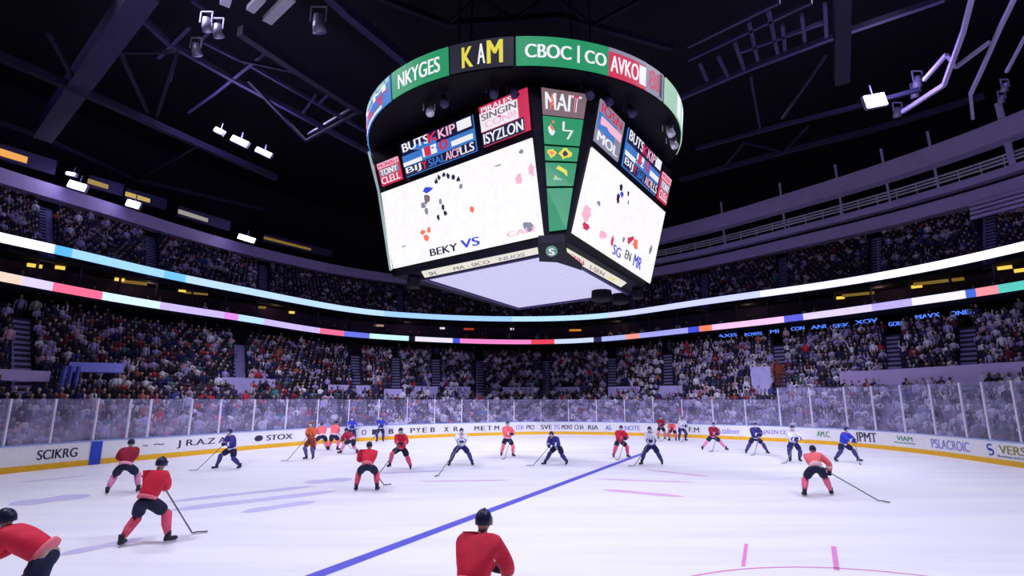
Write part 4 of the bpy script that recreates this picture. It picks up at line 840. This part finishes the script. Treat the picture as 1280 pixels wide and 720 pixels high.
    m.add(vs_,[(i*seg+k,(i+1)*seg+k,(i+1)*seg+(k+1)%seg,i*seg+(k+1)%seg) for i in range(rg) for k in range(seg)],0,True)
    m.bar(hc+hR@Vector((-.07,.1,.03)),hc+hR@Vector((.07,.1,.03)),.02); m.tube([hc+hR@Vector((0,math.sin(q)*.123,math.cos(q)*.131)) for q in (-1.0,-.6,-.2,.2,.6,1.0)],.012,6)
    he=m.build('helmet',K['h'],root)
    m=MB(); vv=[]
    for k in range(9):
        a=math.radians(30+15*k); 
        for z in (.02,-.055): vv.append(hc+hR@Vector((math.cos(a)*.105,math.sin(a)*.135,z)))
    m.add(vv,[(2*k,2*k+1,2*k+3,2*k+2) for k in range(8)],0,True); m.build('visor',MVis,he)
    # stick, a thing of its own
    so=empty('hockey_stick',g,rz); so.scale=(scale,)*3; tag(so,' '.join(('stick of the '+label).split()[:16]),'hockey stick')
    d=(top-bl).normalized(); m=MB(); m.bar(bl,top+d*.1,.022,.03); m.build('shaft',MStick,so)
    sx=Vector((1 if bl.x>=0 else -1,0,0)); fwd=Vector((bl.x-top.x,bl.y-top.y,0)); fwd=fwd.normalized() if fwd.length>.01 else sx
    m=MB(); pr_=[bl,bl+fwd*.1+Vector((0,0,.01)),bl+fwd*.2+fwd.cross(Vector((0,0,1)))*.01,bl+fwd*.29+fwd.cross(Vector((0,0,1)))*.03]
    for a,b in zip(pr_,pr_[1:]): m.bar(a,b+ (b-a)*.1,.07,.015)
    m.build('blade',MTape,so)
    return root
player(285,586,'blue',150,'hockey player in a dark indigo kit skating alone by the left boards',spread=.95,lean=.35,crouch=.6,lift=.0,num=None)
player(153,617,'maroon',20,'hockey player in a maroon jersey with pink stripes beside the blue board mark',spread=.7,step=.4,lean=.5,crouch=.45)
player(180,681,'red',-10,'large hockey player in a red jersey and navy pants striding at the left',spread=.75,step=.3,lean=.45,crouch=.35,stick=(240,668))
player(0,0,'red',100,'closest hockey player in red, cut off by the lower left corner',xy=(-6.2,7.6),spread=.8,lean=1.05,crouch=.15,stick=(-1.6,.5))
player(0,0,'red',-20,'closest hockey player in red, cut off by the bottom edge near the centre',xy=(-.42,6.7),spread=.8,lean=.6,crouch=.55,stick=(1.6,.25))
player(458,614,'red',10,'hockey player in red bending over between the two left groups',spread=.65,lean=.7,crouch=.7)
player(500,587,'red',175,'hockey player in a red jersey with navy legs, right of the bending red player',spread=.8,step=.4,lean=.35,crouch=.35,lift=.12)
player(387,574,'orange',165,'skating person in orange and brown at the left of the player scrum',spread=.3,lean=.15,crouch=.1)
player(401,563,'coral',30,'hockey player in coral at the left of the four-player scrum',spread=.7,lean=.6,crouch=.6)
player(416,563,'coral',-20,'pale coral hockey player in the middle of the four-player scrum',spread=.5,lean=.4,crouch=.4)
player(436,567,'maroon',60,'crouching hockey player in maroon at the right of the scrum',spread=.9,lean=.9,crouch=1.0)
player(439,553,'royal',180,'blue hockey player standing behind the four-player scrum',spread=.5,lean=.3,crouch=.3)
player(475,552,'royal',185,'small royal blue hockey player standing at the far left boards',spread=.4,lean=.3,crouch=.2)
player(576,582,'white',185,'hockey player in a white jersey and blue pants facing left of centre',spread=1.0,step=.2,lean=.5,crouch=.5,stick=(548,595))
player(634,571,'coral',200,'hockey player in a coral red jersey at the centre of the ice',spread=.6,step=.3,lean=.15,crouch=.15,lift=.05)
player(695,581,'blue',140,'hockey player in dark blue bending forward right of centre',spread=1.0,lean=.85,crouch=.6)
player(776,572,'red',190,'hockey player in a bright orange red jersey near the end of the blue line',spread=.75,lean=.55,crouch=.6)
player(815,581,'white',150,'hockey player in white and navy standing on the blue line',spread=.95,step=.1,lean=.35,crouch=.45)
player(827,549,'maroon',170,'far hockey player in maroon at the left of the distant pair by the boards',spread=.5,lean=.4,crouch=.3)
player(841,551,'coral',150,'far hockey player in coral crouching by the distant boards',spread=.5,lean=.8,crouch=.9)
player(853,551,'white',190,'far hockey player in white beside the coral one at the distant boards',spread=.5,lean=.4,crouch=.4)
player(893,563,'maroon',180,'hockey player in dark maroon with legs spread wide by the right far boards',spread=1.45,lean=.5,crouch=.7)
player(946,567,'blue',175,'hockey player in navy and white standing wide before the lavender wall',spread=1.2,lean=.45,crouch=.5,num=None)
player(994,577,'white',160,'hockey player in a white jersey and navy pants behind the big coral player',spread=.5,lean=.4,crouch=.4)
player(1059,577,'royal',200,'hockey player in a royal blue jersey at the right by the boards',spread=1.15,lean=.5,crouch=.6)
player(1023,620,'coral',-25,'big hockey player in coral with navy pants reaching a stick to the right',spread=.95,step=.25,lean=.95,crouch=.45,stick=(1098,627))
# ================================================================ LIGHT
def area(loc,size,power,col,spread=110,rot=(0,0,0)):
    l=bpy.data.lights.new('rink_and_fill_light','AREA'); l.shape='SQUARE'; l.size=size; l.energy=power; l.color=col; l.spread=math.radians(spread); o=bpy.data.objects.new('rink_and_fill_light',l); C.objects.link(o); o.location=loc; o.rotation_euler=rot; return o
for (x,y),(tx,ty) in (((-17,6),(-3,10)),((18,6),(4,10)),((-19,24),(-6,22)),((20,24),(7,22)),((-17,42),(-8,34)),((18,42),(9,34)),((0,46),(0,36)),((0,8),(1,18))):
    d=Vector((tx-x,ty-y,-27)); q=d.to_track_quat('-Z','Y').to_euler(); area((x,y,27),3,1500 if x==0 and y>40 else 900,(.81,.79,1.0),94,tuple(q))
for x,t in ((-9,(-14,44,1.5)),(0,(0,48,1.5)),(10,(17,40,1.5))):   # unseen fill lights added behind the camera to brighten the far boards
    p=Vector((x,-4,15)); area(tuple(p),2.5,420,(.78,.75,1.0),30,tuple((Vector(t)-p).to_track_quat('-Z','Y').to_euler()))
for a in (-50,-38,-26,-12,12,26,38,50):  # warm lamps inside the suites
    l=bpy.data.lights.new('suite_light','POINT'); l.energy=14; l.color=(1.0,.62,.42); l.shadow_soft_size=.3; o=bpy.data.objects.new('suite_light',l); C.objects.link(o); o.location=P(a,UP,12.0,1.2)
for a in (-55,-20,20,55):            # house lights over the bowl, dim violet
    p=P(a,UP,28,-2); area(tuple(p),4,150,(.42,.33,1.0),150)
w=bpy.data.worlds.new('world'); bpy.context.scene.world=w; w.use_nodes=True; w.node_tree.nodes['Background'].inputs[0].default_value=(.25,.2,.6,1); w.node_tree.nodes['Background'].inputs[1].default_value=.02
